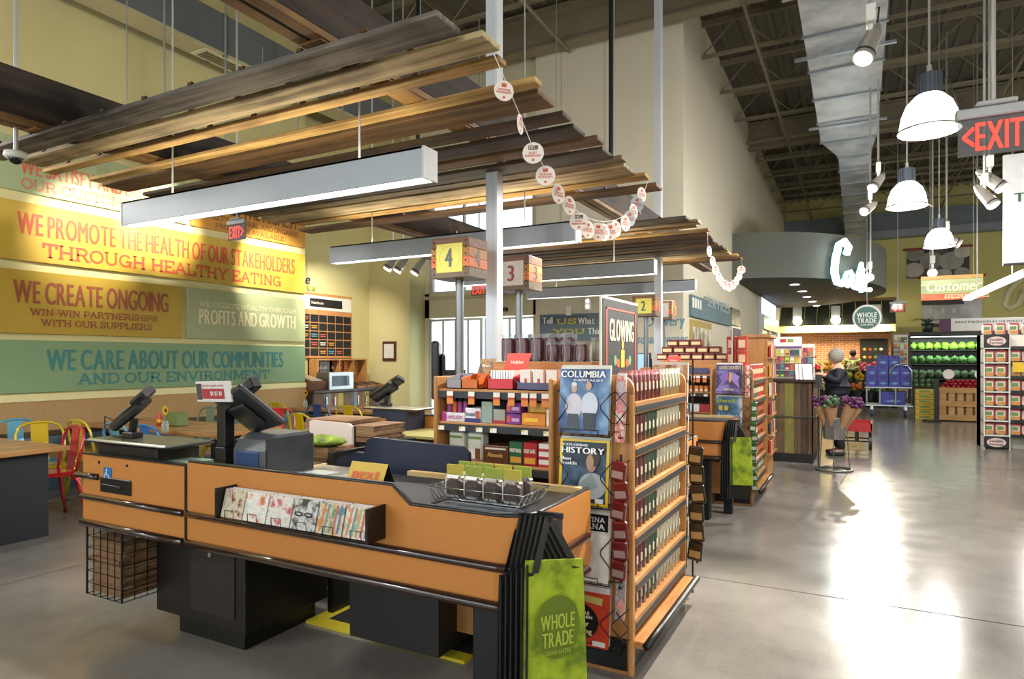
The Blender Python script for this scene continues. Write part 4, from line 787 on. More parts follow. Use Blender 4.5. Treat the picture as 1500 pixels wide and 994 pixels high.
# price tags
def tags(y,z,xs,par,h=.045,col='d8843c'):
    for x in xs:
        m=MB(C('e9e4dc',.5)).bx(x-.02,x+.02,y-.003,y,z-.02,z+.005).m(C(col,.5)).bx(x-.02,x+.02,y-.004,y,z-.02-h,z-.02); m.m(C('c0402f',.5)).bx(x-.02,x+.02,y-.005,y,z-.032,z-.02); m.build('price_tag',par)
for p,yy in ((r1,3.06),(r2,7.06)):
    tags(yy-.001,1.312,[-2.02,-1.88,-1.72,-1.63,-1.55,-1.5,-1.43],p); tags(yy-.02,.912,[-1.86],p)
    for x in (-2.08,-1.94,-1.83,-1.74,-1.55,-1.42): MB(C('efece4',.5)).bx(x-.02,x+.02,yy-.004,yy,1.098,1.122).m(C('e0c53a',.5)).bx(x-.02,x-.005,yy-.005,yy-.004,1.112,1.122).build('price_tag',p)
# candles
def candle(x,y,z,mat,label,grp,h=.15):
    o=thing('jar_candle',label,'candle',(x,y,z),grp)
    MB(mat).lathe([(.0,.0),(.029,.0),(.031,.006),(.031,h-.03),(.029,h-.02),(.0,h-.02)],(x,y,z),12).build('wax_body',o)
    MB(GLASS('ffffff',.0)).lathe([(.034,.001),(.034,h)],(x,y,z),12).build('clear_sleeve',o)
    MB(C('d9cdb4' if mat is not wax else 'c9bfa6',.6)).bx(x+.031,x+.0355,y-.009,y+.009,z+.05,z+.09).build('label',o); return o
for i,z in enumerate(SH):
    nm=['top','second','third','fourth','fifth','bottom'][i]
    for k in range(14):
        y=2.97+.06+k*.071; n1=(8 if i==0 else 4); mat,cn=(rose if i==0 else wine,'dark red') if k<n1 else ((green,'dark green') if k<n1+3 and i>0 else (wax,'cream'))
        candle(-.985,y,z+.001,mat,f'{cn} candle in a clear sleeve on the {nm} shelf of the near rack',f'{cn} candles on the {nm} shelf of the near rack')
bc=[('c2342c','e9dcb0','red'),('7b2a22','c96a3a','maroon'),('3f6b62','e0d6b0','green'),('c98a3a','f0e2c0','ochre')]
for i,z in enumerate(SH):
    nm=['top','second','third','fourth','fifth','bottom'][i]
    for k in range(10):
        a,b,cn=bc[0] if i in (0,) else bc[(i*2+(0 if k<5 else 1))%3 if i%2 else (0 if k<5 else 1)]
        y=6.97+.07+k*.1; o=thing('chocolate_box',f'{cn} packaged box with a cream label on the {nm} shelf of the further rack','box',(-1.03,y,z),f'{cn} boxes on the {nm} shelf of the further rack')
        MB(C(a,.35)).bx(-1.12,-.955,y-.043,y+.043,z+.001,z+.15,.003).build('carton',o); MB(C(b,.4)).bx(-.955,-.953,y-.035,y+.035,z+.05,z+.1).build('label',o)
# magazine pockets of black wire
def pocket(o,x0,x1,y,z0,h,ang=0):
    m=MB(black); w=x1-x0
    m.tube([(x0+.02,y-.005,z0+.02),(x0+.02,y-.06,z0),(x1-.02,y-.06,z0),(x1-.02,y-.005,z0+.02)],.0028,5)
    for k in range(1,5): x=x0+.02+(w-.04)*k/5; m.cyl((x,y-.06,z0),(x,y-.0,z0+.0),.002,n=4)
    m.tube([(x0+.03,y-.062,z0),(x0+.03,y-.066,z0+.03),(x1-.08,y-.066,z0+.03),(x1-.08,y-.062,z0)],.0024,5)
    for sx,x in ((1,x0),(-1,x1)): m.tube([(x,y-.002,z0+h*.72),(x+sx*.01,y-.06,z0+h*.7),(x+sx*.065,y-.068,z0+h*.5),(x+sx*.065,y-.068,z0+h*.44),(x+sx*.01,y-.06,z0+h*.22),(x,y-.002,z0+h*.2)],.0028,5)
    m.build('wire_pocket',o)
def mag(x0,x1,y,z0,z1,mat,label,grp,art,lean=.03,n=4):
    o=thing('magazine',label,'magazine',((x0+x1)/2,y,z0),grp)
    for k in range(n):
        yy=y+k*.007+.004; m=MB(mat if k==0 else C('d5d2cc',.4)); dz=k*.006
        m.add([(x0,yy-lean,z0+dz),(x1,yy-lean,z0+dz),(x1,yy,z1+dz),(x0,yy,z1+dz),(x0,yy-lean+.006,z0+dz),(x1,yy-lean+.006,z0+dz),(x1,yy+.006,z1+dz),(x0,yy+.006,z1+dz)],[(0,1,2,3),(7,6,5,4),(0,4,5,1),(1,5,6,2),(2,6,7,3),(3,7,4,0)]); m.build('copy',o)
    # art(u,v,w,h,color) in cover units
    H=z1-z0; Wd=x1-x0
    def pt(u,v,e=1): return (x0+u*Wd, y+.004-lean*(1-v)-.0012*e, z0+v*H)
    for k,a in enumerate(art):
        if a[0]=='p': MB(C(a[1],.35)).add([pt(u,v,k+1) for u,v in a[2]],[tuple(range(len(a[2])))]).build('cover_art',o)
        elif a[0]=='e':
            _,c,u,v,ru,rv=a; MB(C(c,.35)).add([pt(u+ru*math.cos(q*PI/10),v+rv*math.sin(q*PI/10),k+1) for q in range(20)],[tuple(range(20))]).build('cover_art',o)
        else:
            _,c,s,u,v,wd,hh,slab_=a; m=MB(C(c,.4)); txt(m,s,pt(u,v,k+2),(1,0,0),(0,lean/H,1),hh*H,wd*Wd,slab=slab_); m.build('cover_title',o)
    return o
def rect(c,u0,v0,u1,v1): return ('p',c,[(u0,v0),(u1,v0),(u1,v1),(u0,v1)])
XA,XC=-1.285,-1.03; YM=2.9
def endmags(y,o,specs):
    for z0,h in ((1.13,.3),(.79,.32),(.43,.33),(.12,.28)): pocket(o,-1.3,-1.0,y,z0,h); pocket(o,-1.0,-.945,y,z0,h)
    for z0,h,mat,label,art in specs: mag(XA,XC,y-.035,z0+.012,z0+h,mat,label,'magazines on the rack ends',art)
endmags(2.958,r1,[
 (1.13,.32,PRINT('1c2b4a','3f5f96','7fa3c9',5),'blue magazine cover with two men in pale shirts, top pocket of the near rack',[('e','cfc9d6',.3,.42,.17,.2),('p','3a3f4c',[(.2,.05),(.42,.05),(.4,.3),(.18,.3)]),('e','c9a58c',.3,.7,.06,.07),('e','dfdfe2',.3,.76,.055,.035),('e','cdd2e4',.62,.44,.17,.2),('p','2d323c',[(.52,.05),(.74,.05),(.74,.32),(.5,.32)]),('e','c39c82',.6,.74,.06,.07),('t','f2f2f2','COLUMBIA',.04,.87,.9,.1,False),('t','f2f2f2','CAPITALIST',.3,.81,.6,.03,False)]),
 (.79,.32,PRINT('0f1826','2a3c55','56708c',5),'yellow bordered history magazine with a man in old dress',[rect('e8c420',0,0,1,.035),rect('e8c420',0,.965,1,1),rect('e8c420',0,0,.055,1),rect('e8c420',.945,0,1,1),('e','aab2b8',.68,.3,.27,.2),('p','8d99a3',[(.4,.3),(.66,.5),(.8,.3),(.5,.16)]),('e','b08d78',.66,.66,.1,.15),('e','3a2a22',.72,.72,.1,.12),('e','b08d78',.63,.66,.075,.12),('t','f2f2f2','EXPLORING',.08,.9,.5,.035,False),('t','f2f2f2','HISTORY',.06,.79,.86,.09,False),('t','f2f2f2','Ben',.06,.68,.2,.05,False),('t','f2f2f2','Franklin',.06,.61,.32,.05,False),rect('e8e8e4',.76,.05,.92,.12)]),
 (.43,.34,C('e8e2dc',.35),'white food magazine with a glass of red wine on the cover',[rect('17171a',.03,.72,.97,.96),('t','f2f2f2','LA CUCINA',.1,.85,.8,.07,True),('t','f2f2f2','ITALIANA',.06,.75,.84,.08,True),('e','e4c0b4',.55,.46,.15,.16),('e','b5452f',.52,.43,.12,.09),('p','b5452f',[(.56,.5),(.6,.7),(.66,.7),(.62,.5)]),rect('d9c4bc',.535,.1,.555,.31),('e','d9c4bc',.545,.1,.12,.02),('t','8a8a8a','WINE ISSUE',.06,.64,.4,.04,False)]+[rect('c98a80',.06,.6-.05*k,.06+.16+.03*(k%3),.62-.05*k) for k in range(6)]),
 (.12,.29,C('d5472f',.35),'red cookbook with a black round badge in the bottom pocket',[rect('e4dcd8',0,.9,1,1),('p','d9c878',[(.15,.76),(.85,.7),(.87,.82),(.17,.86)]),('e','1c1b1d',.4,.4,.4,.3),('t','f0f0ea','AMERICA\'S'.replace("'",''),.12,.52,.5,.05,False),('t','f0f0ea','TEST KITCHEN',.08,.46,.6,.045,False),('t','e9dfa0','Family',.12,.34,.5,.08,False),('t','e9dfa0','Cooking',.14,.22,.55,.08,False),rect('efefec',.7,.04,.95,.12)])])
endmags(6.958,r2,[
 (1.13,.31,PRINT('1c1d2b','4a3f78','8d7cc0',6),'garden magazine with a purple crocus, top pocket of the further rack',[('t','d8c79a','GARDENER',.1,.84,.85,.1,True),('p','8467b8',[(.1,.2),(.5,.5),(.45,.75),(.15,.6)]),('p','9a7fcb',[(.9,.2),(.55,.5),(.6,.75),(.9,.6)]),('p','d9a03a',[(.5,.4),(.58,.4),(.6,.7),(.52,.75)]),('t','e0d29a','WINTER',.3,.12,.4,.05,False)]),
 (.79,.32,PRINT('1d2733','3d6f96','c9d2d9',5),'home magazine with a blue house photograph',[('t','9db33a','dwell',.05,.8,.7,.13,False),rect('b5a02f',.1,.55,.25,.7),rect('b5a02f',.32,.55,.47,.7),rect('2b3340',.1,.1,.9,.3)]),
 (.43,.33,C('ded9d2',.35),'pale magazine with a gift tied in a red ribbon',[('t','b53a3a','REAL SIMPLE',.08,.88,.84,.07,False),('p','b5302c',[(.2,.1),(.55,.1),(.6,.35),(.45,.4)]),('e','b5302c',.5,.5,.22,.1),('p','c93a35',[(.5,.5),(.85,.6),(.75,.3)]),rect('3f7a4a',.55,.2,.85,.3),('e','4fa06a',.82,.78,.09,.08)]),
 (.12,.29,C('cfc8be',.35),'pale magazine with a woman\'s face in the bottom pocket of the further rack',[('e','d9b49c',.45,.5,.25,.34),('e','8a6a4c',.45,.86,.26,.1),('e','4a4640',.36,.56,.05,.025),('e','4a4640',.56,.56,.05,.025),('p','b5524c',[(.38,.3),(.54,.3),(.46,.25)])])])
# slim magazines at the rack edge
for y,gl in ((2.93,'near'),(6.93,'further')):
    for k,(z0,c,l) in enumerate(((1.11,('b5a9b4','d2605a','e9e4de'),'upper'),(.28,('cfcac6','8a8a90','e6a090'),'lower'))):
        mag(-1.0,-.955,y,z0,z0+.31,PRINT(*c,20),f'slim magazine seen edge on in the {l} side pocket of the {gl} rack','slim magazines at the rack edges',[],.03,3)
# jerky bags on a clip strip
def clip(x,y,z1,n,dz,mat,mat2,label,name,grp,cat,w=.06):
    s=thing('clip_strip','hanging clip strip holding '+label,'clip strip',(x,y,z1)); MB(black).bx(x-.006,x+.006,y+.02,y+.023,z1-n*dz-.02,z1+.03).build('strip',s)
    for k in range(n):
        z=z1-k*dz; o=thing(name,label+' on a clip strip',cat,(x,y,z-dz),grp)
        m=MB(mat); m.T=Matrix.Translation((x,y,z))@Matrix.Rotation(R.uniform(-.15,.15),4,'Y')@Matrix.Rotation(.12,4,'X'); m.bx(-w/2,w/2,-.016,.012,-dz*1.02,0,.008); m.build('pouch',o)
        q=MB(mat2); q.T=m.T; q.bx(-w*.38,w*.38,-.018,-.0155,-dz*.82,-dz*.45); q.build('window',o)
clip(-.955,2.84,1.03,6,.09,C('6d1f1d',.25,var=.2),C('a88a88',.15),'dark red snack bag','snack_bag','dark red snack bags hanging on the near rack','snack bag',.07)
clip(-.89,4.14,.95,6,.12,C('2b2416',.25,var=.2),C('a98a5a',.15),'black and gold trail mix bag','snack_bag','black trail mix bags behind the near rack','snack bag',.09)
clip(-.92,6.93,1.06,9,.1,C('3f6b38',.4,var=.2),C('dfe4da',.3),'green and white mint packet','mint_packet','green packets hanging on the further rack','packet',.06)
clip(-1.08,10.135,1.12,8,.11,C('3f6b38',.4,var=.2),C('dfe4da',.3),'green and white packet by the plank kiosk','mint_packet','green packets beside the plank kiosk','packet',.07)
# wire magazine stand behind the near rack
ms=thing('magazine_stand','black wire magazine stand just behind the candle rack','magazine stand',(-1.05,4.2,0)); m=MB(black)
for x in (-1.2,-.93): m.cyl((x,4.22,0),(x,4.22,1.5),.006,n=6)
for z in (.1,.5,.82,1.14,1.45): m.cyl((-1.2,4.22,z),(-.93,4.22,z),.004,n=5)
m.build('frame',ms)
for k,(c,l) in enumerate(((('3a4a38','8d9a6a','c9c2a8'),'yellow green'),(('4a4a4e','9a9a9a','dedede'),'grey'),(('1f2340','4a4a8a','c9a03a'),'purple'),(('7a5548','c9a890','e9dccf'),'tan'))):
    pocket(ms,-1.19,-.94,4.21,.16+k*.33,.3); mag(-1.18,-.95,4.17,.18+k*.33,.47+k*.33,PRINT(*c,12),f'{l} covered magazine in the wire stand behind the candle rack','magazines in the wire stand',[('t','e8e4d8',('Simple','Home','Cookies','People')[3-k],.08,.84,.8,.1,False)])
# goods on the near rack's cashier shelves
def carton(x0,x1,y0,y1,z0,z1,mat,label,grp=None,name='carton',marks=()):
    o=thing(name,label,'box',((x0+x1)/2,(y0+y1)/2,z0),grp); MB(mat).bx(x0,x1,y0,y1,z0+.001,z1,.003).build('carton_body',o)
    for k,mk in enumerate(marks):
        if mk[0]=='r': MB(C(mk[1],.4)).bx(x0+mk[2]*(x1-x0),x0+mk[4]*(x1-x0),y0-.0015-.0005*k,y0,z0+mk[3]*(z1-z0),z0+mk[5]*(z1-z0)).build('printed_panel',o)
        else: m=MB(C(mk[1],.4)); txt(m,mk[2],(x0+mk[3]*(x1-x0),y0-.004,z0+mk[4]*(z1-z0)),(1,0,0),(0,0,1),mk[6]*(z1-z0),mk[5]*(x1-x0)); m.build('lettering',o)
    return o
def tray(x0,x1,y0,y1,z,h,mat,label,lid=None,lidtext=None,fill=0,fillmat=None,fl='',fg=''):
    o=thing('display_tray',label,'display box',((x0+x1)/2,(y0+y1)/2,z)); e=.004
    MB(mat).bx(x0,x1,y0,y0+e,z+.001,z+h*.6).build('front_wall',o); MB(mat).bx(x0,x1,y1-e,y1,z+.001,z+h).bx(x0,x1,y0,y1,z+.001,z+.006).build('back_wall',o)
    for x in (x0,x1-e): MB(mat).prism([(y0,z+.001),(y1,z+.001),(y1,z+h),(y0,z+h*.7)],'x',x,x+e).build('side_wall',o)
    if lid:
        d=MB(lid); d.add([(x0+.01,y1-.004,z+h),(x1-.01,y1-.004,z+h),(x1+.01,y1+.03,z+h*2),(x0+.02,y1+.03,z+h*2),(x0+.01,y1,z+h),(x1-.01,y1,z+h),(x1+.01,y1+.034,z+h*2),(x0+.02,y1+.034,z+h*2)],[(0,1,2,3),(7,6,5,4),(0,4,5,1),(1,5,6,2),(2,6,7,3),(3,7,4,0)]); d=d.build('header_card',o)
        m=MB(C('f0dccf',.4)); txt(m,lidtext,((x0+x1)/2+.01,y1+.012,z+h*1.5),(1,0,0),(0,.2,.98),.02,(x1-x0)*.5,align='c'); m.build('lettering',d)
    for k in range(fill):
        x=x0+.008+(x1-x0-.016)*k/fill; w_=(x1-x0-.02)/fill*.8; q=MB(fillmat).bx(x,x+w_,y0+.02,y1-.02,z+.008,z+h*1.05).build('packet'); tag(q,fl,'packet',fg)
y=3.08
tray(-2.06,-1.96,y,y+.16,1.33,.085,C('8a8690',.4),'grey open tray at the left of the top shelf')
tray(-1.96,-1.85,y,y+.16,1.33,.085,C('c2662a',.4),'orange tray with a tall brown patterned header card',PRINT('4a2c14','7a5224','a87c3a',40),'Bar',0)
carton(-1.955,-1.855,y-.001,y+.002,1.335,1.385,C('c2662a',.4),'thin orange front card of the brown header tray')
tray(-1.79,-1.63,y,y+.17,1.33,.1,C('c8313f',.4),'red tray of silver wrapped bars with a raised red lid',C('d9402f',.35),'Holiday',9,C('d9d6d2',.25,.4),'silver wrapped bar standing in the red tray','silver bars in the red tray')
tray(-1.61,-1.37,y,y+.15,1.33,.07,C('4f4a6e',.4),'violet tray holding three pale boxes on the top shelf',None,None,0)
for k in range(3): carton(-1.6+k*.077,-1.53+k*.077,y+.02,y+.12,1.337,1.44,C('e6ddd6',.4),['first','second','third'][k]+' pale box with a red bottle picture in the violet tray','pale boxes in the violet tray',marks=(('r','c2402f',.4,.15,.6,.55),('r','d9703f',.9,0,1,1)))
carton(-2.09,-1.94,y,y+.1,1.145,1.195,C('e4e2e2',.4),'white counter box reading I AM SLEEPY',marks=(('r','b5308a',0,0,.2,1),('t','b5308a','I AM SLEEPY',.24,.3,.72,.4)))
for k in range(4):
    x=-2.07+k*.036; o=thing('small_bottle',['purple','orange','second purple','third purple'][k]+' capped bottle standing in the white counter box','bottle',(x,y+.05,1.195),'bottles in the white counter box'); MB(C('d9662a' if k==1 else 'a04a94',.3)).lathe([(0,0),(.015,0),(.015,.06),(.0,.06)],(x,y+.05,1.195),10,False).build('body',o); MB(black).lathe([(0,0),(.012,0),(.012,.03),(0,.03)],(x,y+.05,1.255),10,False).build('cap',o)
carton(-1.935,-1.835,y,y+.15,1.145,1.225,C('e4e4ea',.35),'white and violet box with dark lettering on the middle shelf',marks=(('r','3a3274',0,0,1,.3),('t','2b2a5a','Between!',.08,.45,.6,.3),('r','b5543a',.7,.3,.95,.8)))
carton(-1.83,-1.76,y,y+.15,1.145,1.265,C('c2dcee',.06,.7),'shiny pale blue foil box on the middle shelf')
carton(-1.755,-1.68,y,y+.15,1.145,1.225,C('c9ced6',.12,.7),'silver foil box with a red base on the middle shelf',marks=(('r','a8303a',0,0,1,.25),))
for k in range(2): carton(-1.675,-1.585,y,y+.15,1.145+k*.06,1.203+k*.06,C('7a2f86',.35),['lower','upper'][k]+' purple box of the pair on the middle shelf','purple boxes on the middle shelf',marks=(('r','d9502f',.08,.2,.3,.8),('r','c9a0cc',.4,.3,.9,.6)))
carton(-1.58,-1.44,y,y+.15,1.145,1.21,C('e08a2a',.35),'orange box on the middle shelf',marks=(('r','f0c23a',.1,.3,.7,.6),))
carton(-1.57,-1.42,y+.05,y+.16,1.211,1.262,C('e2b23a',.35),'yellow box on top of the orange box')
carton(-1.435,-1.375,y,y+.14,1.145,1.235,C('ecebe6',.35),'white box at the right end of the middle shelf',marks=(('r','e0c63a',.3,.5,.6,.8),))
for k in range(2):
    x=-2.06+k*.125; o=thing('cookie_bag',['left','right'][k]+' white and green bag standing on the lowest shelf','bag',(x+.045,y+.07,.93),'white and green bags on the lowest shelf'); MB(C('dfe0d4',.4,var=.06)).bx(x,x+.1,y+.02,y+.1,.931,1.09,.012).build('bag_body',o); MB(C('7d9a4a',.4)).bx(x+.008,x+.092,y+.018,y+.02,1.05,1.065).build('printed_band',o); MB(C('6d4a30',.3)).bx(x+.055,x+.085,y+.017,y+.02,.94,1.0).build('window',o)
carton(-1.82,-1.66,y,y+.15,.93,1.025,C('5b3524',.35),'brown box with gold script on the lowest shelf',marks=(('t','c9a25a','Almonds',.2,.35,.6,.25),('r','d9ccb8',.1,.78,.9,.88)))
for k,(c,l) in enumerate((('2d5c3c','green'),('a8262a','red'))): carton(-1.655+k*.085,-1.575+k*.085,y,y+.15,.93,1.055,C(c,.35),f'{l} fruit bar box on the lowest shelf',marks=(('t','f0ead8','FRUIT BARS',.08,.55,.84,.16),('e','c',0) if 0 else ('r','d99a3a',.1,.1,.9,.35)))
for k in range(3): carton(-1.48,-1.4,y,y+.15,.93+k*.042,.97+k*.042,C('e6e2e2',.35),['lowest','middle','topmost'][k]+' white and red flat box in the stack on the lowest shelf','white and red flat boxes',marks=(('r','b5303a',0,0,1,.35),))
for k in range(2):
    x=-1.392+k*.026; o=thing('spray_bottle','small white spray bottle, '+['nearer','further'][k]+' the end upright','bottle',(x,y+.03,.93),'white spray bottles'); MB(C('e9ecee',.3)).lathe([(0,0),(.011,0),(.011,.07),(.005,.085),(.005,.12),(0,.12)],(x,y+.03,.931),10).build('body',o); MB(C('5a9fd0',.3)).bx(x-.008,x+.008,y+.017,y+.02,.955,.98).build('label',o)
# jars and signs on the riser
def jar(x,y,z,mat,label,grp,h=.15,w=.04):
    o=thing('square_jar',label,'jar',(x,y,z),grp); MB(mat).bx(x-w,x+w,y-w,y+w,z+.002,z+h*.86,.01).build('wax',o); MB(GLASS('d9dde0',.25)).lathe([(w*1.38,0),(w*1.38,h*.08),(w*1.2,h*.5),(w*1.38,h*.92),(w*1.42,h)],(x,y,z),4,False).build('glass',o)
dw=C('4a1b22',.2,var=.2)
for k in range(5): jar(-1.93+k*.1,3.6,1.481,dw,'large jar of dark red candle wax, back row on the rack riser','dark red jars on the rack riser',.17,.042)
for k in range(2): jar(-1.42+k*.06,3.8,1.481,C('a8b5a8' if k==0 else '4a5f52',.2),['pale green','dark green'][k]+' candle jar behind the GLOWING board','candle jars behind the board',.15,.03)
for k in range(3): jar(-1.6+k*.09,3.55,1.425-.0+.055,dw,'shorter dark red jar in front of the pale green jars','short dark red jars',.12,.036)
gb=thing('chalkboard_sign','black board reading GLOWING with a painted candle, standing on the near rack','sign',(-1.2,3.6,1.42)); Xs=-1.2
MB(C('d8d4cc',.5)).bx(Xs-.012,Xs,3.27,3.92,1.40,1.84,.003).build('frame',gb); MB(C('1b1c1e',.6)).bx(Xs,Xs+.004,3.285,3.905,1.41,1.825).build('board',gb)
m=MB(C('d2503f',.5)); x=Xs+.006
for a,b,c,d in ((3.33,3.345,1.43,1.78),(3.845,3.86,1.43,1.78),(3.33,3.86,1.77,1.78)): m.bx(x-.001,x,a,b,c,d)
m.build('painted_border',gb); m=MB(C('f3e3bd',.5)); txt(m,'GLOWING',(x,3.6,1.66),(0,1,0),(0,0,1),.12,.43,align='c'); m.build('lettering',gb)
MB(C('e4c23f',.5)).bx(x-.001,x,3.58,3.64,1.45,1.55).build('painted_candle',gb)
m=MB(C('e09a4a',.5)); m.add([(x,3.61+.02*math.cos(q*PI/6),1.58+.03*math.sin(q*PI/6)) for q in range(12)],[tuple(range(12))]); m.m(C('c9503f',.5))
for yy in (3.53,3.69): m.add([(x,yy+.03*math.cos(q*PI/6),1.475+.025*math.sin(q*PI/6)) for q in range(12)],[tuple(range(12))])
m.m(C('5a9a62',.5))
for yy in (3.48,3.74): m.add([(x,yy+.025*math.cos(q*PI/6),1.49+.03*math.sin(q*PI/6)) for q in range(12)],[tuple(range(12))])
m.build('painted_holly',gb,'stuff')
# chocolate boxes piled on the further rack
n=0
for lv,(cnt,z) in enumerate(((6,1.481),(5,1.56),(3,1.64))):
    for k in range(cnt):
        x=-2.02+k*.135+lv*.06; o=thing('truffle_box',f'dark red box with a cream label, {["bottom","middle","top"][lv]} layer of the pile on the further rack','box',(x,7.6,z),f'{["bottom","middle","top"][lv]} layer of dark red boxes')
        MB(C('6d1d1c',.35)).bx(x-.06,x+.06,7.55,7.7,z+.001,z+.078,.003).build('carton',o); MB(C('e2d0a0',.4)).bx(x-.05,x+.05,7.547,7.55,z+.02,z+.055).build('label',o)
for k in range(4): carton(-1.28+k%2*.11,-1.18+k%2*.11,7.5,7.62,1.43+(k//2)*.16,1.585+(k//2)*.16,C('b5352c',.35),'red box with a cream window, '+['lower first','lower second','upper first','upper second'][k]+' on the end of the further rack','red window boxes',marks=(('r','e2c9a0',.15,.2,.85,.75),))
y=7.08
tray(-1.9,-1.74,y,y+.17,1.33,.1,C('c8313f',.4),'red tray with a raised lid on the further rack',C('d9402f',.35),'Holiday')
tray(-1.7,-1.4,y,y+.15,1.33,.07,C('4f4a6e',.4),'violet tray of boxes on the further rack')
for k in range(6): carton(-1.69+k*.05,-1.65+k*.05,y,y+.1,1.145,1.21,C('d9843c',.4),'small orange box in the row on the further rack','small orange boxes on the further rack',marks=(('r','e9e2d2',.1,.1,.9,.4),))
for k in range(3): carton(-1.7+k*.11,-1.6+k*.11,y,y+.15,.93,1.01,C(('3f8fc0','d9d9dc','a8303a')[k],.35),('blue','white','red')[k]+' flat box low on the further rack')
g2=thing('chalkboard_sign','narrow black board with a candle drawing on the further rack','sign',(-1.2,7.7,1.42)); MB(C('c9b9b0',.5)).bx(-1.212,-1.2,7.4,7.95,1.42,1.86).build('frame',g2); MB(C('1f1c1e',.6)).bx(-1.2,-1.196,7.42,7.93,1.43,1.84).build('board',g2); MB(C('e4c27a',.5)).bx(-1.196,-1.195,7.5,7.85,1.66,1.75).m(C('c9503f',.5)).bx(-1.196,-1.195,7.6,7.75,1.6,1.64).m(C('9ab04a',.5)).bx(-1.196,-1.195,7.6,7.75,1.46,1.6).build('painted_candle',g2)
# =====================================================================  DINING SIDE
def panel(pxl,pxr,z0,z1,mat,label,lines,X=XL):
    ya=W(pxl,X=X)[1] if pxl is not None else 3.3; yb=W(pxr,X=X)[1]
    o=thing('wall_panel',label,'wall sign',(X+.02,(ya+yb)/2,z0),'value statement panels on the dining wall')
    MB(mat).bx(X,X+.035,ya,yb,z0,z1,.004).build('board',o)
    for s,c,p0,p1,za,zb,slab in lines:
        a,b=W(p0,X=X+.037)[1],W(p1,X=X+.037)[1]; m=MB(C(c,.6,var=.05)); txt(m,s,(X+.038,a,za),(0,1,0),(0,0,1),zb-za,b-a,slab=slab); m.build('lettering',o)
    return o
ylw=C('c9a83e',.6,var=.04,sc=3); ora=C('c98f36',.6,var=.04,sc=3); sage=C('a3ab80',.6,var=.04,sc=3); teal=C('7f9c74',.6,var=.05,sc=3)
panel(None,272,3.35,3.94,C('a5b184',.6,var=.04,sc=3),'sage panel reading we satisfy and delight our customers',[('WE SATISFY AND DELIGHT','cf6a48',30,245,3.555,3.72,False),('OUR CUSTOMERS','cf7a54',31,216,3.39,3.51,True)])
panel(278,445,3.35,3.94,ora,'orange panel reading we sell the highest quality products',[('WE SELL THE HIGHEST','7a4a28',290,437,3.62,3.84,False),('QUALITY NATURAL AND ORGANIC','7a4a28',292,436,3.5,3.58,True),('PRODUCTS AVAILABLE','7a4a28',315,416,3.39,3.46,True)])
panel(None,445,2.588,3.24,ylw,'long mustard panel reading we promote the health of our stakeholders',[('WE PROMOTE THE HEALTH OF OUR STAKEHOLDERS','d0583a',26,432,2.885,3.125,False),('THROUGH HEALTHY EATING','d0583a',62,411,2.65,2.815,True)])
panel(None,264,1.78,2.484,C('b99a34',.6,var=.04,sc=3),'dark mustard panel reading we create ongoing win-win partnerships',[('WE CREATE ONGOING','9a5238',20,247,2.12,2.37,False),('WIN-WIN PARTNERSHIPS','9a5238',44,230,1.985,2.065,True),('WITH OUR SUPPLIERS','9a5238',60,222,1.87,1.95,True)])
panel(273,445,1.78,2.484,sage,'pale sage panel reading profits and growth',[('WE CREATE WEALTH THROUGH','d9d3a8',292,433,2.24,2.31,True),('PROFITS AND GROWTH','e2dbaf',292,433,1.99,2.2,False)])
panel(None,445,1.115,1.707,teal,'long green panel reading we care about our communities',[('WE CARE ABOUT OUR COMMUNITIES','39807e',69,415,1.365,1.605,False),('AND OUR ENVIRONMENT','39807e',114,394,1.19,1.325,True)])
# calendar board
XK=-8.595
ya,yb=8.02,W(514,X=XK)[1]; zt=W(446,427,X=XK)[2]; zb=W(446,524,X=XK)[2]
ck=thing('calendar_board','wall calendar of small chalkboard squares in a wooden frame','calendar',(XK,(ya+yb)/2,zb)); MB(C('c98f58',.6)).bx(XK,XK+.03,ya,yb,zb,zt,.004).build('backing',ck)
MB(C('f0ecdf',.6)).bx(XK+.03,XK+.034,ya+.02,yb-.02,zt-.3,zt-.05).build('header_board',ck); m=MB(C('1d1d1f',.6)).bx(XK+.034,XK+.038,ya+.45,yb-.28,zt-.25,zt-.1); m.m(C('e8e0d0',.6)); txt(m,'October November',(XK+.04,ya+.48,zt-.2),(0,1,0),(0,0,1),.05,.3); m.build('header_plate',ck)
cw=(yb-ya-.06)/7; chh=(zt-.36-zb-.05)/5
for i in range(5):
    for j in range(7):
        y0=ya+.03+j*cw; z0=zb+.03+(4-i)*chh; q=MB(C('1a1b1d',.7)).bx(XK+.03,XK+.036,y0+.01,y0+cw-.01,z0+.01,z0+chh-.01).build('calendar_square',ck)
        if (i*7+j)*5%8 in (0,3,5): MB(C(('5aa0c0','d0604a','e8e4da','d9a83a')[(i+j)%4],.6)).bx(XK+.036,XK+.037,y0+.03,y0+cw-.04,z0+chh*.55,z0+chh*.66).bx(XK+.036,XK+.037,y0+.04,y0+cw-.05,z0+chh*.32,z0+chh*.42).build('chalk_note',q)
m=MB(C('3c4450',.5)); txt(m,'Store',(XK+.012,W(446,X=XK)[1]-.5,W(446,415,X=XK)[2]),(0,1,0),(0,0,1),.17,.62,shear=.25); m.m(C('9aa83a',.5)); txt(m,'Events',(XK+.012,W(446,X=XK)[1]-.55,W(446,424,X=XK)[2]),(0,1,0),(0,0,1),.1,.82); tag(m.build('wall_lettering'),'dark script and green lettering on the wall above the calendar','lettering')
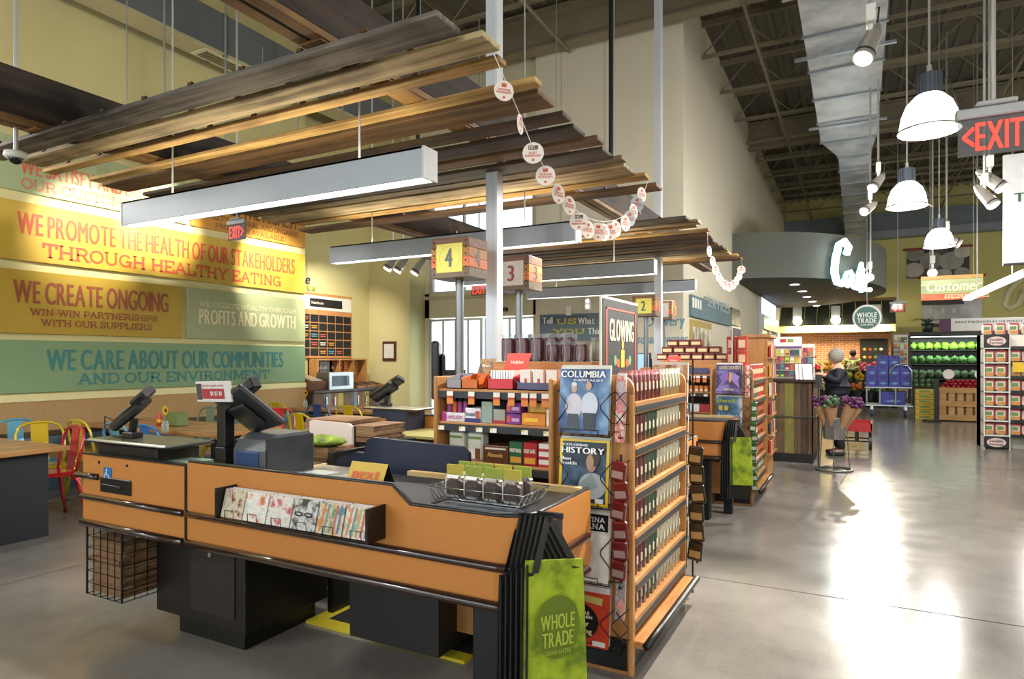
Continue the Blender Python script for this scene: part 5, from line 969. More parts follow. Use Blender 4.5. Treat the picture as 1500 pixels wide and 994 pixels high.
# plank cabinets with microwave
cb=thing('plank_cabinet','cabinet of mixed reclaimed planks under the calendar','cabinet',(-8.3,9,0)); cols=[('4a3a2c','6d5a46'),('8a6a3f','a8864f'),('6d7270','8d928e'),('5a3a28','7d5236'),('9a8a3a','b5a64a'),('7a4a30','96603f'),('4a4f52','686d70')]
MB(C('2b221c',.6)).bx(-8.58,-8.06,8.02,10.08,.08,.92).build('carcass',cb); y=8.03;k=0
while y<10.0:
    w_=(.09,.13,.07,.11,.1)[k%5]; MB(WOOD(*cols[(k*3)%7],'z',.6)).bx(-8.06,-8.03,y,min(y+w_,10.07)-.004,.1,.9).build('plank',cb); y+=w_;k+=1
for y in (8.3,8.5,9.1,9.3,9.75): MB(steel).bx(-8.03,-8.005,y,y+.03,.66,.84,.006).build('handle',cb)
tag(MB(C('3a2c22',.4)).bx(-8.59,-8.0,8.01,10.09,.92,.96).build('worktop'),'dark worktop over the plank cabinet','worktop')
mw=thing('microwave_oven','stainless microwave oven with a dark door on the worktop','microwave',(-8.3,8.75,.96)); MB(C('6d675c',.35,.6)).bx(-8.34,-8.05,8.4,9.0,.962,1.26,.006).build('body',mw); MB(C('b9bcbf',.3,.6)).bx(-8.05,-8.03,8.4,9.0,.962,1.26).build('face',mw); MB(C('2a3140',.1)).bx(-8.03,-8.02,8.47,8.82,1.02,1.2).build('door_glass',mw); MB(steel).bx(-8.03,-8.0,8.86,8.88,1.02,1.2).build('handle',mw)
cbx=thing('condiment_shelf','oak pigeonhole box with three signs behind the microwave','shelf',(-8.45,9.3,.96)); MB(oak).bx(-8.59,-8.56,8.45,9.75,.97,1.5).bx(-8.59,-8.36,8.45,9.75,1.47,1.5).bx(-8.59,-8.36,8.45,8.48,.97,1.47).bx(-8.59,-8.36,9.72,9.75,.97,1.47).bx(-8.59,-8.36,9.0,9.02,.97,1.47).bx(-8.59,-8.36,9.36,9.38,.97,1.47).build('box',cbx)
for k,(c,s) in enumerate((('8d8a86','Trash Landfill'),('b5562f','Recycling'),('c9792f','Compost'))):
    q=MB(C(c,.5)).bx(-8.5,-8.49,8.5+k*.37+(.17 if k==0 else .04 )-.03,8.5+k*.37+.46 if k==0 else 8.5+k*.37+.35,1.2,1.46).build('bin_sign',cbx); m=MB(C('f2efe6',.5)); txt(m,s,(-8.488,8.66+k*.37+.03,1.34),(0,1,0),(0,0,1),.06,.25,align='c'); m.build('lettering',q)
for k in range(3):
    yy=9.22+k*.27; o=thing('bin_chute','copper topped bin opening, '+['first','second','third'][k]+' on the worktop','bin',(-8.2,yy,.96),'bin openings'); MB(C('8a5a3a',.4,.3)).prism([(-8.36,.962),(-8.02,.962),(-8.02,1.0),(-8.36,1.07)],'y',yy-.12,yy+.12).build('cover',o); MB(C('1c1a18',.6)).add([(-8.08,yy-.08,1.014),(-8.08,yy+.08,1.014),(-8.28,yy+.08,1.056),(-8.28,yy-.08,1.056)],[(0,1,2,3)]).build('slot',o)
kb=thing('utensil_bin','brown slanted utensil bin beside the panelled wall','bin',(-8.3,8.2,.96)); MB(C('6d4a34',.5)).prism([(-8.55,.962),(-8.1,.962),(-8.05,1.1),(-8.55,1.22)],'y',8.02,8.36).build('bin_body',kb); MB(C('c9c2b4',.3,.5)).prism([(-8.5,1.215),(-8.12,1.125),(-8.12,1.135),(-8.5,1.225)],'y',8.06,8.32).build('tray',kb)
# framed notice
p=W(562,500,Y=10.1); q=W(581,528,Y=10.1); fr=thing('framed_notice','small framed notice on the cream wall by the entrance','picture frame',(p[0],10.08,q[2]))
MB(C('4a2618',.4)).bx(p[0],q[0],10.06,10.1,q[2],p[2],.006).build('frame',fr); MB(C('d8d6cc',.5)).bx(p[0]+.04,q[0]-.04,10.055,10.06,q[2]+.05,p[2]-.05).build('paper',fr)
# signs on the grey wall
p=W(792,461,Y=10.5); q=W(878,490,Y=10.5); X0,X1,Z0,Z1=p[0],q[0],q[2],p[2]; tu=thing('feedback_sign','slate sign reading Tell us what you think','sign',((X0+X1)/2,10.48,Z0-.1)); MB(C('5f7480',.6,var=.05)).bx(X0,X1,10.46,10.5,Z0-.1,Z1,.004).m(C('45566a',.6)).bx(X0+.03,X1-.2,10.458,10.46,Z0+.2,Z1-.03).m(oakx).bx(X0,X1,10.455,10.5,Z0-.13,Z0-.1).build('board',tu)
H=Z1-Z0; m=MB(C('e4e2da',.6)); txt(m,'Tell',(X0+.06,10.455,Z0+H*.56),(1,0,0),(0,0,1),H*.3,.2); txt(m,'What',(X0+.74,10.455,Z0+H*.5),(1,0,0),(0,0,1),H*.3,.3); txt(m,'Think',(X0+.92,10.455,Z0+H*.02),(1,0,0),(0,0,1),H*.3,.32); m.m(C('c9bb3a',.6)); txt(m,'US',(X0+.32,10.455,Z0+H*.53),(1,0,0),(0,0,1),H*.25,.38,slab=True); txt(m,'YOU',(X0+.26,10.455,Z0+H*.05),(1,0,0),(0,0,1),H*.25,.6,slab=True); m.build('lettering',tu)
m=MB(C('6f9db2',.6)); a=W(940,478,Y=10.5); txt(m,'Delivery',(W(948,478,Y=10.5)[0],10.495,a[2]),(1,0,0),(0,0,1),.17,.62,shear=.1); txt(m,'Personal Shopper',(W(915,503,Y=10.5)[0],10.495,W(915,503,Y=10.5)[2]),(1,0,0),(0,0,1),.15,1.05,shear=.3); tag(m.build('wall_lettering'),'blue painted lettering reading delivery and personal shopper','lettering')
a=W(830,452,Y=10.5); tag(MB(white).bx(a[0],a[0]+.1,10.44,10.5,a[2]-.12,a[2]+.05,.01).build('wall_sensor'),'small white sensor box on the grey wall','sensor'); a=W(857,446,Y=10.5); e=tag(MB(white).bx(a[0],a[0]+.12,10.46,10.5,a[2]-.1,a[2]+.08,.01).build('emergency_light'),'white twin emergency lamp on the grey wall','lamp'); 
for k in (0,1): MB(EM('ffffff',1.2)).ball((a[0]+.06,10.45,a[2]-.04+k*.1),.035,8,6).build('lamp_head',e)
# chairs
CHR={'red':'c0202a','yellow':'d0b21e','blue':'2a6fb8','light blue':'58a3c4','sage':'7d9a84','dark blue':'2c4f86'}
def chair(cn):
    o=thing('metal_chair','x','chair',(0,0,0),'coloured metal chairs'); mt=C(CHR[cn],.16,.15,var=.04,coat=.8)
    MB(mt).bx(-.18,.18,-.18,.18,.44,.455,.01).bx(-.185,.185,-.185,.185,.42,.443,.004).build('seat',o)
    for sx,sy in ((-1,-1),(1,-1),(-1,1),(1,1)):
        l=MB(mt); l.tube([(sx*.15,sy*.15,.44),(sx*.19,sy*.19,.36),(sx*.215,sy*.225,.16),(sx*.225,sy*.25,.015)],[.026,.022,.017,.013],8).m(black).cyl((sx*.225,sy*.25,0),(sx*.225,sy*.25,.018),.016,n=8).build('leg',o)
    MB(mt).tube([(-.19,.17,.44),(-.21,.2,.6),(-.205,.23,.75),(-.17,.245,.82),(-.1,.25,.85),(0,.252,.86),(.1,.25,.85),(.17,.245,.82),(.205,.23,.75),(.21,.2,.6),(.19,.17,.44)],.013,8).build('back_rail',o)
    b=MB(mt); b.add([(-.065,.19,.45),(.065,.19,.45),(.075,.23,.65),(-.075,.23,.65),(.075,.25,.85),(-.075,.25,.85),(-.065,.198,.45),(.065,.198,.45),(.075,.238,.65),(-.075,.238,.65),(.075,.256,.85),(-.075,.256,.85)],[(0,1,2,3),(3,2,4,5),(7,6,9,8),(8,9,11,10),(0,3,9,6),(3,5,11,9),(2,1,7,8),(4,2,8,10)]); b.build('back_splat',o)
    return o
PROT={}
def place(cn,x,y,rz,label):
    if cn not in PROT: o=PROT[cn]=chair(cn)
    else: o=copy_tree(PROT[cn])
    o.location=(x,y,0); o.rotation_euler=(0,0,math.radians(rz)); o['label']=label
def table(x0,x1,y0,y1,label,base=None):
    o=thing('dining_table',label,'table',((x0+x1)/2,(y0+y1)/2,0),'wooden dining tables'); MB(WOOD('9a6a42','c0905e','x' if x1-x0>y1-y0 else 'y',.25)).bx(x0,x1,y0,y1,.715,.755,.004).build('table_top',o)
    if base: MB(C('1c2029',.6)).bx(x0+.1,x1-.1,y0+.1,y1-.12,0,.715).build('base_panel',o)
    else:
        MB(black).bx(x0+.2,x1-.2,(y0+y1)/2-.04,(y0+y1)/2+.04,.66,.715).build('rail',o)
        for x in (x0+.25,x1-.25): MB(black).bx(x-.04,x+.04,y0+.15,y1-.15,0,.66).build('leg',o)
table(-7.2,-5.95,.6,3.13,'butcher block table on a dark panel base at the picture edge',True)
table(-7.95,-5.57,4.28,5.1,'wooden dining table below the green wall panel'); table(-7.7,-5.5,7.1,7.8,'wooden dining table furthest back near the plank cabinet')
place('red',-6.62,3.27,-6,'glossy red metal chair at the end of the dark based table')
place('yellow',-7.07,3.52,82,'yellow metal chair left of the red chair'); place('light blue',-7.62,3.6,92,'pale blue metal chair at the picture edge')
place('yellow',-7.2,4.1,180,'yellow metal chair hidden behind the card terminal'); place('light blue',-6.55,4.1,180,'light blue metal chair at the middle table, right of the card terminal'); place('blue',-6.05,4.1,180,'bright blue metal chair at the corner of the middle table')
place('sage',-7.55,5.45,0,'sage green metal chair on the far side of the middle table'); place('yellow',-6.9,5.45,0,'yellow metal chair behind the register monitor')
place('yellow',-7.44,6.95,180,'yellow metal chair at the far table, beside the sunflower'); place('yellow',-5.7,5.75,172,'yellow metal chair on the near side of the far table, above the pale shield'); place('dark blue',-6.64,6.95,180,'dark blue metal chair at the far table'); place('yellow',-6.1,6.95,185,'yellow metal chair at the right end of the far table'); p=W(393,634,Z=.6); place('red',p[0]-.1,p[1]+.3,60,'red metal chair half hidden behind the register monitor')
# table dressing
def flower(x,y,z,label):
    o=thing('sunflower_vase',label,'vase',(x,y,z)); MB(GLASS('d9e2d8',.25)).lathe([(.03,0),(.034,.02),(.034,.08),(.026,.1),(.028,.115)],(x,y,z),12).build('jar',o); MB(C('4a6b2c',.6)).tube([(x,y,z+.01),(x+.01,y,z+.12),(x+.02,y,z+.21)],.004,5).build('stem',o)
    m=MB(C('e0aa1c',.6)); c=Vector((x+.02,y-.005,z+.22))
    for k in range(14): a=2*PI*k/14; d=Vector((math.cos(a),-.15,math.sin(a))); s=Vector((-math.sin(a),0,math.cos(a)))*.01; m.add([c+d*.018-s,c+d*.04-s*.8,c+d*.055,c+d*.04+s*.8,c+d*.018+s],[(0,1,2,3,4)])
    m.build('petals',o); MB(C('2d1c10',.8)).ball(c,(.022,.01,.022),10,6).build('flower_head',o)
p=W(235,633,Z=.755); flower(p[0],p[1]+.05,.755,'glass jar with one sunflower on the middle table'); p=W(447,596.5,Z=.755); flower(p[0],p[1],.755,'glass jar with one sunflower on the far table')
p=W(212,628,Z=.755); tag(MB(C('6a7d4a',.5)).bx(p[0]-.11,p[0]+.09,p[1]+.3,p[1]+.45,.756,.9,.01).build('napkin_box'),'green napkin box on the middle table','box'); o=thing('sauce_bottle','red and yellow sauce bottle beside the napkin box','bottle',(p[0]-.2,p[1]+.3,.755)); MB(C('c9402a',.3)).lathe([(0,0),(.03,0),(.03,.1),(.012,.13),(.012,.15),(0,.15)],(p[0]-.2,p[1]+.3,.756),10).build('bottle_body',o); MB(C('e0b53a',.4)).lathe([(.031,.03),(.031,.07)],(p[0]-.2,p[1]+.3,.756),10).build('label',o)
# =====================================================================  BACK OF THE STORE
# plank kiosk
kx0,kx1,ky0,ky1=-1.15,-.55,10.2,12.1
ki=thing('service_desk','service desk clad in dark mixed planks with a black base','desk',(-.85,11.1,0)); MB(C('2a221c',.6)).bx(kx0+.02,kx1-.02,ky0+.02,ky1-.02,.12,1.16).build('carcass',ki); MB(black).bx(kx0,kx1,ky0-.01,ky1,0,.13).build('base',ki); MB(C('2f2119',.35)).bx(kx0-.04,kx1+.04,ky0-.05,ky1+.05,1.16,1.2,.006).build('worktop',ki)
pc=[('2b211b','4a3a2e'),('5a4630','7a6242'),('6d682e','8a843f'),('4a3728','66503a'),('332820','54443a'),('6a4a30','85623f'),('2e2620','4c4036')]
x=kx0;k=0
while x<kx1-.02: w_=(.1,.12,.13,.09)[k%4]; MB(WOOD(*pc[k%7],'z',.6)).bx(x,min(x+w_,kx1)-.003,ky0,ky0+.02,.13,1.16).build('plank',ki); x+=w_;k+=1
y=ky0
while y<ky1-.02: w_=(.14,.18,.12,.16)[k%4]; MB(WOOD(*pc[(k*3)%7],'z',.6)).bx(kx1-.02,kx1,y,min(y+w_,ky1)-.003,.13,1.16).build('plank',ki); y+=w_;k+=1
MB(C('6a6a6c',.4,.8)).cyl((kx0,ky0-.03,.66),(kx1+.03,ky0-.03,.66),.01,n=6).cyl((kx1+.03,ky0-.03,.66),(kx1+.03,ky1,.66),.01,n=6).build('foot_rail',ki)
# card spinner on the kiosk and the wooden cabinet behind
def cardrack(x0,x1,y,z0,z1,label,rows,cols,head=None):
    o=thing('card_rack',label,'card rack',((x0+x1)/2,y,z0)); MB(C('d9d6d2',.4)).bx(x0,x1,y,y+.02,z0,z1).build('back_board',o)
    if head: q=MB(C('e9e6ea',.4)).bx(x0-.01,x1+.01,y-.03,y-.01,z1-.02,z1+.14).build('header',o); MB(C('6d3f7a',.4)).bx(x0-.01,x1+.01,y-.032,y-.03,z1-.02,z1).m(C('c2402f',.4)).bx(x0+.08,x0+.16,y-.032,y-.03,z1+.06,z1+.11).m(C('8aa03a',.4)).bx(x0+.18,x0+.26,y-.032,y-.03,z1+.06,z1+.11).build('print',q)
    cc=['3f4f6a','8a3a4a','d9a83a','5a8a8a','e4ddd0','6a3f5a','b5c94a','2f5a4a','c96a4a']
    for i in range(rows):
        zz=z0+.02+(z1-z0-.06)*i/rows; MB(C('b9b2a4',.4)).bx(x0,x1,y-.035,y,zz,zz+.008).build('ledge',o)
        for j in range(cols):
            xx=x0+.01+(x1-x0-.02)*j/cols; w_=(x1-x0-.02)/cols-.01; h_=(z1-z0)/rows*.75; q=tag(MB(C(cc[(i*5+j*7)%9],.4)).bx(xx,xx+w_,y-.025,y-.02,zz+.008,zz+.008+h_).m(C(cc[(i*3+j*4+2)%9],.4)).bx(xx+w_*.15,xx+w_*.85,y-.026,y-.025,zz+.02,zz+h_*.5).build('greeting_card'),'small colourful card on the '+('spinner' if head else 'dark rack')+' rack','card','cards on the '+('spinner' if head else 'dark')+' rack')
cardrack(-1.08,-.72,10.35,1.2,1.68,'white card rack with a printed header on the service desk',4,5,True); cardrack(-.72,-.55,10.6,1.2,1.72,'narrow card rack beside the header rack',3,2)
wc=thing('tall_cabinet','tall plain oak cabinet behind the further rack','cabinet',(-1.15,8.9,0)); MB(oak).bx(-1.32,-.98,8.6,9.2,0,1.76).bx(-1.34,-.94,8.57,9.22,1.76,1.8,.006).build('carcass',wc)
for k in range(6): MB(oaky).bx(-.98,-.93,8.6,9.2,.3+k*.24,.32+k*.24).build('ledge',wc)
for i in range(6):
    for j in range(6): y=8.64+j*.095; z=.32+i*.24; tag(MB(C(('c2342c','e4ddd0','3f4f6a','d9a83a','8a3a4a')[(i*2+j)%5],.4)).bx(-.965,-.945,y,y+.08,z+.001,z+.15).build('greeting_card'),'card on the aisle side of the oak cabinet','card','cards on the oak cabinet')
pv=thing('poinsettia_vase','white vase of red blooms on the service desk','vase',(-.62,10.9,1.2)); MB(white).lathe([(.05,0),(.06,.05),(.05,.14),(.045,.15)],(-.62,10.9,1.2),12).build('vase',pv); m=MB(C('c01f2a',.5))
for k in range(30): m.ball((-.62+R.uniform(-.13,.09),10.9+R.uniform(-.1,.1),1.42+R.uniform(-.09,.13)),R.uniform(.025,.045),6,4)
m.build('blooms',pv,'stuff')
for k in range(3): p=-.78+k*.05; tag(MB(C('e2e2e4',.4)).add([(p,10.25,1.2),(p+.12,10.3,1.2),(p+.1,10.36,1.42),(p-.02,10.31,1.42),(p,10.262,1.2),(p+.12,10.312,1.2),(p+.1,10.372,1.42),(p-.02,10.322,1.42)],[(0,1,2,3),(7,6,5,4),(0,4,5,1),(1,5,6,2),(2,6,7,3),(3,7,4,0)]).build('leaflet'),['first','second','third'][k]+' white leaflet leaning on the service desk','leaflet','leaflets on the service desk')
# people: skin-modifier figures
def skin(name,pts,edges,rad,mat,par,sub=2):
    me=bpy.data.meshes.new(name); o0=par.location; me.from_pydata([(p[0],p[1],p[2]) for p in pts],edges,[]); ob=bpy.data.objects.new(name,me); COL.objects.link(ob); ob.parent=par; me.materials.append(mat)
    ob.modifiers.new('skin','SKIN').use_smooth_shade=True; s=ob.modifiers.new('sub','SUBSURF'); s.levels=sub; s.render_levels=sub
    if not me.skin_vertices: me.attributes.new('skin_vertices','FLOAT','POINT') if 0 else None
    for i,v in enumerate(me.skin_vertices[0].data): r=rad[i]; v.radius=(r,r) if not isinstance(r,tuple) else r; v.use_root=(i==0)
    return ob
def person(x,y,rz,H,label,top,legs,hairm,skinm,arms,hair_r=.11,coat=True,z=0):
    o=thing('person',label,'person',(x,y,z)); k=H/1.65
    P=[(0,0,.95),(0,0,1.12),(0,.0,1.3),(0,.02,1.42),(0,-.02,1.5),(-.09,0,.9),(-.1,.01,.5),(-.1,.03,.09),(-.1,-.12,.04),(.09,0,.9),(.1,-.02,.5),(.1,.05,.09),(.1,-.1,.04),(-.17,.02,1.36),(.17,.02,1.36)]+[p for a in arms for p in a]
    E=[(0,1),(1,2),(2,3),(3,4),(0,5),(5,6),(6,7),(7,8),(0,9),(9,10),(10,11),(11,12),(3,13),(3,14),(13,15),(15,16),(16,17),(14,18),(18,19),(19,20)]
    P=[tuple(c*k for c in p) for p in P]
    rb=[.13,.12,.13,.08,.05,.085,.06,.035,.03,.085,.06,.035,.03,.06,.06,.045,.035,.03,.045,.035,.03]
    skin('body',P,E,[r*k for r in rb],skinm,o)
    ct=skin('coat' if coat else 'shirt',[P[i] for i in (0,1,2,3,13,14,15,16,18,19)]+[(0,0,.78*k)],[(0,1),(1,2),(2,3),(3,4),(3,5),(4,6),(6,7),(5,8),(8,9),(0,10)],[r*k for r in (.175,.165,.175,.11,.085,.085,.07,.055,.07,.055,.185)],top,o)
    skin('trousers',[P[i] for i in (0,5,6,7,9,10,11)],[(0,1),(1,2),(2,3),(0,4),(4,5),(5,6)],[r*k for r in (.15,.105,.085,.065,.105,.085,.065)],legs,o)
    hc=Vector((0,-.045,1.585))*k
    h=MB(skinm); h.ball(hc,(.072*k,.09*k,.108*k),16,12); h.ball(hc+Vector((0,-.095,-.01))*k,(.014*k,.02*k,.022*k),8,6); 
    for sx in (-1,1): h.ball(hc+Vector((sx*.074,.0,0))*k,(.012*k,.02*k,.03*k),8,6)
    hd=h.build('head',None); hd.parent=o
    f=MB(C('2a201c',.4))
    for sx in (-1,1): f.ball(hc+Vector((sx*.028,-.082,.012))*k,(.011*k,.008*k,.007*k),8,6)
    f.m(C('a0574c',.5)).ball(hc+Vector((0,-.083,-.05))*k,(.022*k,.008*k,.007*k),8,6); q=f.build('face',None); q.parent=hd
    hr=MB(hairm); hr.ball(hc+Vector((0,.03,.03))*k,(hair_r*k,hair_r*k*1.02,hair_r*1.08*k),16,10,.05,R); q=hr.build('hair',None); q.parent=o
    for sx,sy in ((-.1,-.03),(.1,-.02)):
        sh_=MB(C('17161a',.4)).bx((sx-.045)*k,(sx+.045)*k,(sy-.13)*k,(sy+.12)*k,0,.075*k,.02); q=sh_.build('shoe',None); q.parent=o
    for a in arms:
        w0,w1=Vector(a[1])*k,Vector(a[2])*k; d=(w1-w0).normalized(); s=d.cross(Vector((0,0,1))).normalized(); m=MB(skinm)
        for j in range(4): b=w1+s*(.024-.016*j)*k; L=(.075,.085,.08,.062)[j]*k; m.tube([b,b+d*L*.55,b+d*L+Vector((0,0,-.02*k))],[.0095*k,.009*k,.007*k],6)
        m.tube([w1+s*.03*k,w1+s*.055*k+d*.03*k,w1+s*.055*k+d*.06*k],[.011*k,.01*k,.008*k],6); m.ball(w1+d*.01*k,(.036*k,.036*k,.026*k),10,6); q=m.build('hand',None); q.parent=o
    o.rotation_euler=(0,0,math.radians(rz)); return o
sk=C('d2a58c',.5,var=.05); bsk=C('5a3a2c',.5,var=.05)
person(-.27,11.3,-80,1.58,'grey haired person in a dark navy coat leaning at the service desk',C('181c2a',.7),C('15171f',.7),C('8f8b84',.8,var=.35,sc=60),sk,[[(-.22,-.08,1.12),(-.15,-.3,1.12)],[(.22,-.08,1.12),(.15,-.3,1.12)]] and [[(-.22,-.03,1.2),(-.16,-.2,1.3),(-.14,-.26,1.31)],[(.22,-.03,1.2),(.16,-.2,1.3),(.14,-.26,1.31)]],.115)
person(-.12,25.1,180,1.74,'dark haired person in an olive green shirt among the flowers, seen from behind',C('6d8038',.7),C('20242a',.7),C('17120f',.8),bsk,[[(-.22,-.05,1.12),(-.2,-.22,1.05),(-.19,-.28,1.05)],[(.22,-.05,1.12),(.2,-.22,1.05),(.19,-.28,1.05)]],.105,False)
# flower bucket on a wire stand
bx_,by_=-.27,9.75; bu=thing('flower_bucket','galvanised bucket on a tall wire stand beside the service desk','bucket',(bx_,by_,0)); MB(C('a9adb0',.25,.9,var=.1)).lathe([(.125,0),(.13,.01),(.155,.28),(.165,.285),(.16,.3),(.15,.285),(.13,.05),(0,.04)],(bx_,by_,.42),20).build('bucket',bu)
m=MB(C('8d9094',.35,.8)); m.tube([(bx_+.22*math.cos(q*PI/10),by_+.22*math.sin(q*PI/10),.015) for q in range(20)],.015,6,True).build('base_ring',bu)
for a in (.5,2.6,4.7): MB(C('8d9094',.35,.8)).cyl((bx_+.21*math.cos(a),by_+.21*math.sin(a),.015),(bx_+.165*math.cos(a),by_+.165*math.sin(a),.7),.007,n=6).build('stand_leg',bu)
MB(C('33363a',.5)).cyl((bx_-.19,by_,.02),(bx_-.19,by_,1.25),.008,n=6).bx(bx_-.23,bx_-.15,by_-.006,by_+.006,1.1,1.28).build('sign_post',bu)
for k in range(7):
    a=k*.9; px_,py_=bx_+.08*math.cos(a),by_+.08*math.sin(a); tx,ty=px_+.1*math.cos(a)+(.08 if k in (0,6,1) else 0),py_+.08*math.sin(a); o=thing('flower_bouquet',('kraft wrapped bouquet of purple flowers in the bucket','kraft wrapped bouquet of green foliage in the bucket')[k%3==2],'bouquet',(px_,py_,.5),'bouquets in the bucket')
    MB(C('b08a68',.8)).cyl((px_,py_,.5),(tx,ty,.86),.025,.085,n=9,caps=False).build('wrap',o); m=MB(C(('5a2a58','4a6a48')[k%3==2],.7,var=.4,sc=40))
    for j in range(14): m.ball((tx+R.uniform(-.09,.09),ty+R.uniform(-.08,.08),.9+R.uniform(-.04,.09)),R.uniform(.018,.034),6,4)
    m.build('blooms',o,'stuff')
# red wagon
wg=thing('toy_wagon','small red wagon with black wheels behind the person','wagon',(-.05,12.4,0)); MB(C('b0242a',.3)).bx(-.22,.22,12.1,12.8,.3,.32).bx(-.22,.22,12.1,12.12,.32,.44).bx(-.22,.22,12.78,12.8,.32,.44).bx(-.22,-.2,12.1,12.8,.32,.44).bx(.2,.22,12.1,12.8,.32,.44).build('tray',wg)
for x in (-.2,.2):
    for y in (12.2,12.7): MB(black).cyl((x-.02,y,.13),(x+.02,y,.13),.13,n=16).build('wheel',wg)
MB(black).cyl((-.2,12.2,.13),(.2,12.2,.13),.012,n=6).cyl((-.2,12.7,.13),(.2,12.7,.13),.012,n=6).bx(-.03,.03,12.15,12.75,.13,.3).build('axle_frame',wg)
# hand truck of blue boxes
cx,cy=.95,19.7; ct=thing('stock_cart','silver platform cart with blue casters','cart',(cx,cy,0)); X0,X1,Y0,Y1=.2,1.26,cy-.38,cy+.38
MB(C('b9c2cc',.3,.7)).bx(X0,X1,Y0,Y1,.27,.31,.006).build('deck',ct); MB(C('b9c2cc',.3,.7)).bx(X0,X1-.02,Y0,Y1,.74,.77,.006).build('shelf',ct)
for x in (X0+.03,X0+.33,X1-.38): 
    for y in (Y0+.03,Y1-.03): MB(C('b9c2cc',.3,.7)).cyl((x,y,.3),(x,y,.74),.022,n=8).build('post',ct)
MB(C('b9c2cc',.25,.8)).tube([(X1-.03,Y0+.03,.3),(X1-.03,Y0+.03,1.2),(X1-.12,Y0+.03,1.32),(X1-.35,Y0+.03,1.35),(X1-.5,Y0+.03,1.2),(X1-.5,Y0+.03,.9)],.022,8).build('handle',ct)
for x in (X0+.15,X1-.15):
    for y in (Y0+.1,Y1-.1): q=MB(C('1f3f7a',.4)).cyl((x-.02,y,.09),(x+.02,y,.09),.09,n=14).build('caster',ct); MB(steel).bx(x-.03,x+.03,y-.02,y+.02,.15,.27).build('fork',q)
def bbox_(x,y,z,label,w_=.25,h_=.27):
    o=thing('fruit_box',label,'box',(x,y,z),'blue fruit boxes on the cart'); MB(C('3a3fa8',.45,var=.08)).bx(x-w_/2,x+w_/2,y-.2,y+.2,z+.001,z+h_,.004).build('carton',o); MB(C('6f9fd0',.4)).add([(x-w_*.3,y-.202,z+.08),(x+w_*.1,y-.202,z+.05),(x+w_*.38,y-.202,z+.1),(x,y-.202,z+.13)],[(0,1,2,3)]).build('printed_fish',o); MB(C('14142c',.6)).bx(x-.05,x+.05,y-.2015,y-.2,z+h_-.06,z+h_-.035).build('hand_hole',o)
for k in range(4): bbox_(X0+.14+k*.256,cy-.1,.771,['leftmost','second','third','rightmost'][k]+' blue fruit box of the lower row on the cart shelf'); bbox_(X0+.14+k*.256,cy-.1,1.042,['leftmost','second','third','rightmost'][k]+' blue fruit box of the middle row on the cart shelf')
for k in range(2): bbox_(X0+.39+k*.256,cy-.1,1.313,['left','right'][k]+' blue fruit box on top of the pile')
bbox_(X0+.6,cy-.05,.311,'wide blue fruit box on the cart deck',.6,.33)
# flowers in black buckets before the brick wall
fcs=['d9b01c','d9678f','e4e0d4','e8a21c','c94f7a','b8c43a','f0e6c0','d97a2a']
n=0
for row in range(3):
    for k in range(9):
        x=-1.7+k*.34+row*.08; y=23.0+row*.7; z=.25+row*.3; o=thing('bucket_flowers',f'black bucket of {["yellow","pink","white","orange","rose","lime","cream","amber"][(k*3+row)%8]} flowers, {["front","middle","back"][row]} tier of the flower display','flowers',(x,y,0),'flower buckets')
        MB(C('1c1d20',.5)).lathe([(.11,0),(.14,z+.25)],(x,y,0),12).build('bucket',o); m=MB(C(fcs[(k*3+row)%8],.6,var=.3,sc=30))
        for j in range(22): m.ball((x+R.uniform(-.12,.12),y+R.uniform(-.12,.12),z+.36+R.uniform(-.08,.16)),R.uniform(.03,.06),6,4)
        m.m(C('3f6b2c',.7))
        for j in range(5): m.ball((x+R.uniform(-.15,.15),y+R.uniform(-.1,.1),z+.26),R.uniform(.03,.06),6,4)
        m.build('blooms',o,'stuff')
p=T(1286,530,21.5); cb_=thing('chalk_menu','dark chalkboard with fruit drawings on the brick wall','sign',(.5,25.96,1.35)); MB(C('2a2418',.6)).bx(.1,.95,25.95,26.0,1.35,2.2).build('frame',cb_); MB(C('1a1c18',.7)).bx(.14,.91,25.945,25.95,1.4,2.16).build('board',cb_)
for k in range(8): MB(C(('d9b03a','c24a2f','6a8a3a','e4dcc8')[k%4],.6)).ball((.24+(k%4)*.17,25.943,1.55+(k//4)*.28),(.06,.004,.05),8,6).build('fruit_drawing',cb_)
# seed packet rack column
cardrack(1.02,1.4,23.6,.3,2.25,'tall white packet rack beside the produce case',9,4)
# vegetable case
VX0,VX1,VY=1.5,4.6,24.0; vc=thing('produce_case','open produce case with stepped shelves and a dark frame','produce case',(3,VY+.5,0)); MB(C('20242a',.5)).bx(VX0,VX1,VY+.9,VY+1.0,0,2.35).bx(VX0,VX1,VY,VY+1.0,0,.55).bx(VX0-.05,VX0,VY,VY+1.0,0,2.35).bx(VX0,VX1,VY+.4,VY+1.0,2.2,2.35).build('body',vc)
MB(EM('eaffea',5)).bx(VX0,VX1,VY+.42,VY+.5,2.18,2.2).build('case_light',vc); light('case_glow','AREA',((VX0+VX1)/2,VY+.35,2.15),40,(.9,1,.9),((VX0+VX1)/2,VY+.5,0),3,.2)
for k in range(3): MB(C('2a2e33',.4)).bx(VX0,VX1,VY+.15+k*.25,VY+.9,.85+k*.45,.88+k*.45).build('shelf',vc)
vk=[('3f5c3a','dark kale bunch','bottom shelf'),('4a7a3c','green broccoli head','middle shelf'),('7fae3c','pale lettuce','top shelf')]
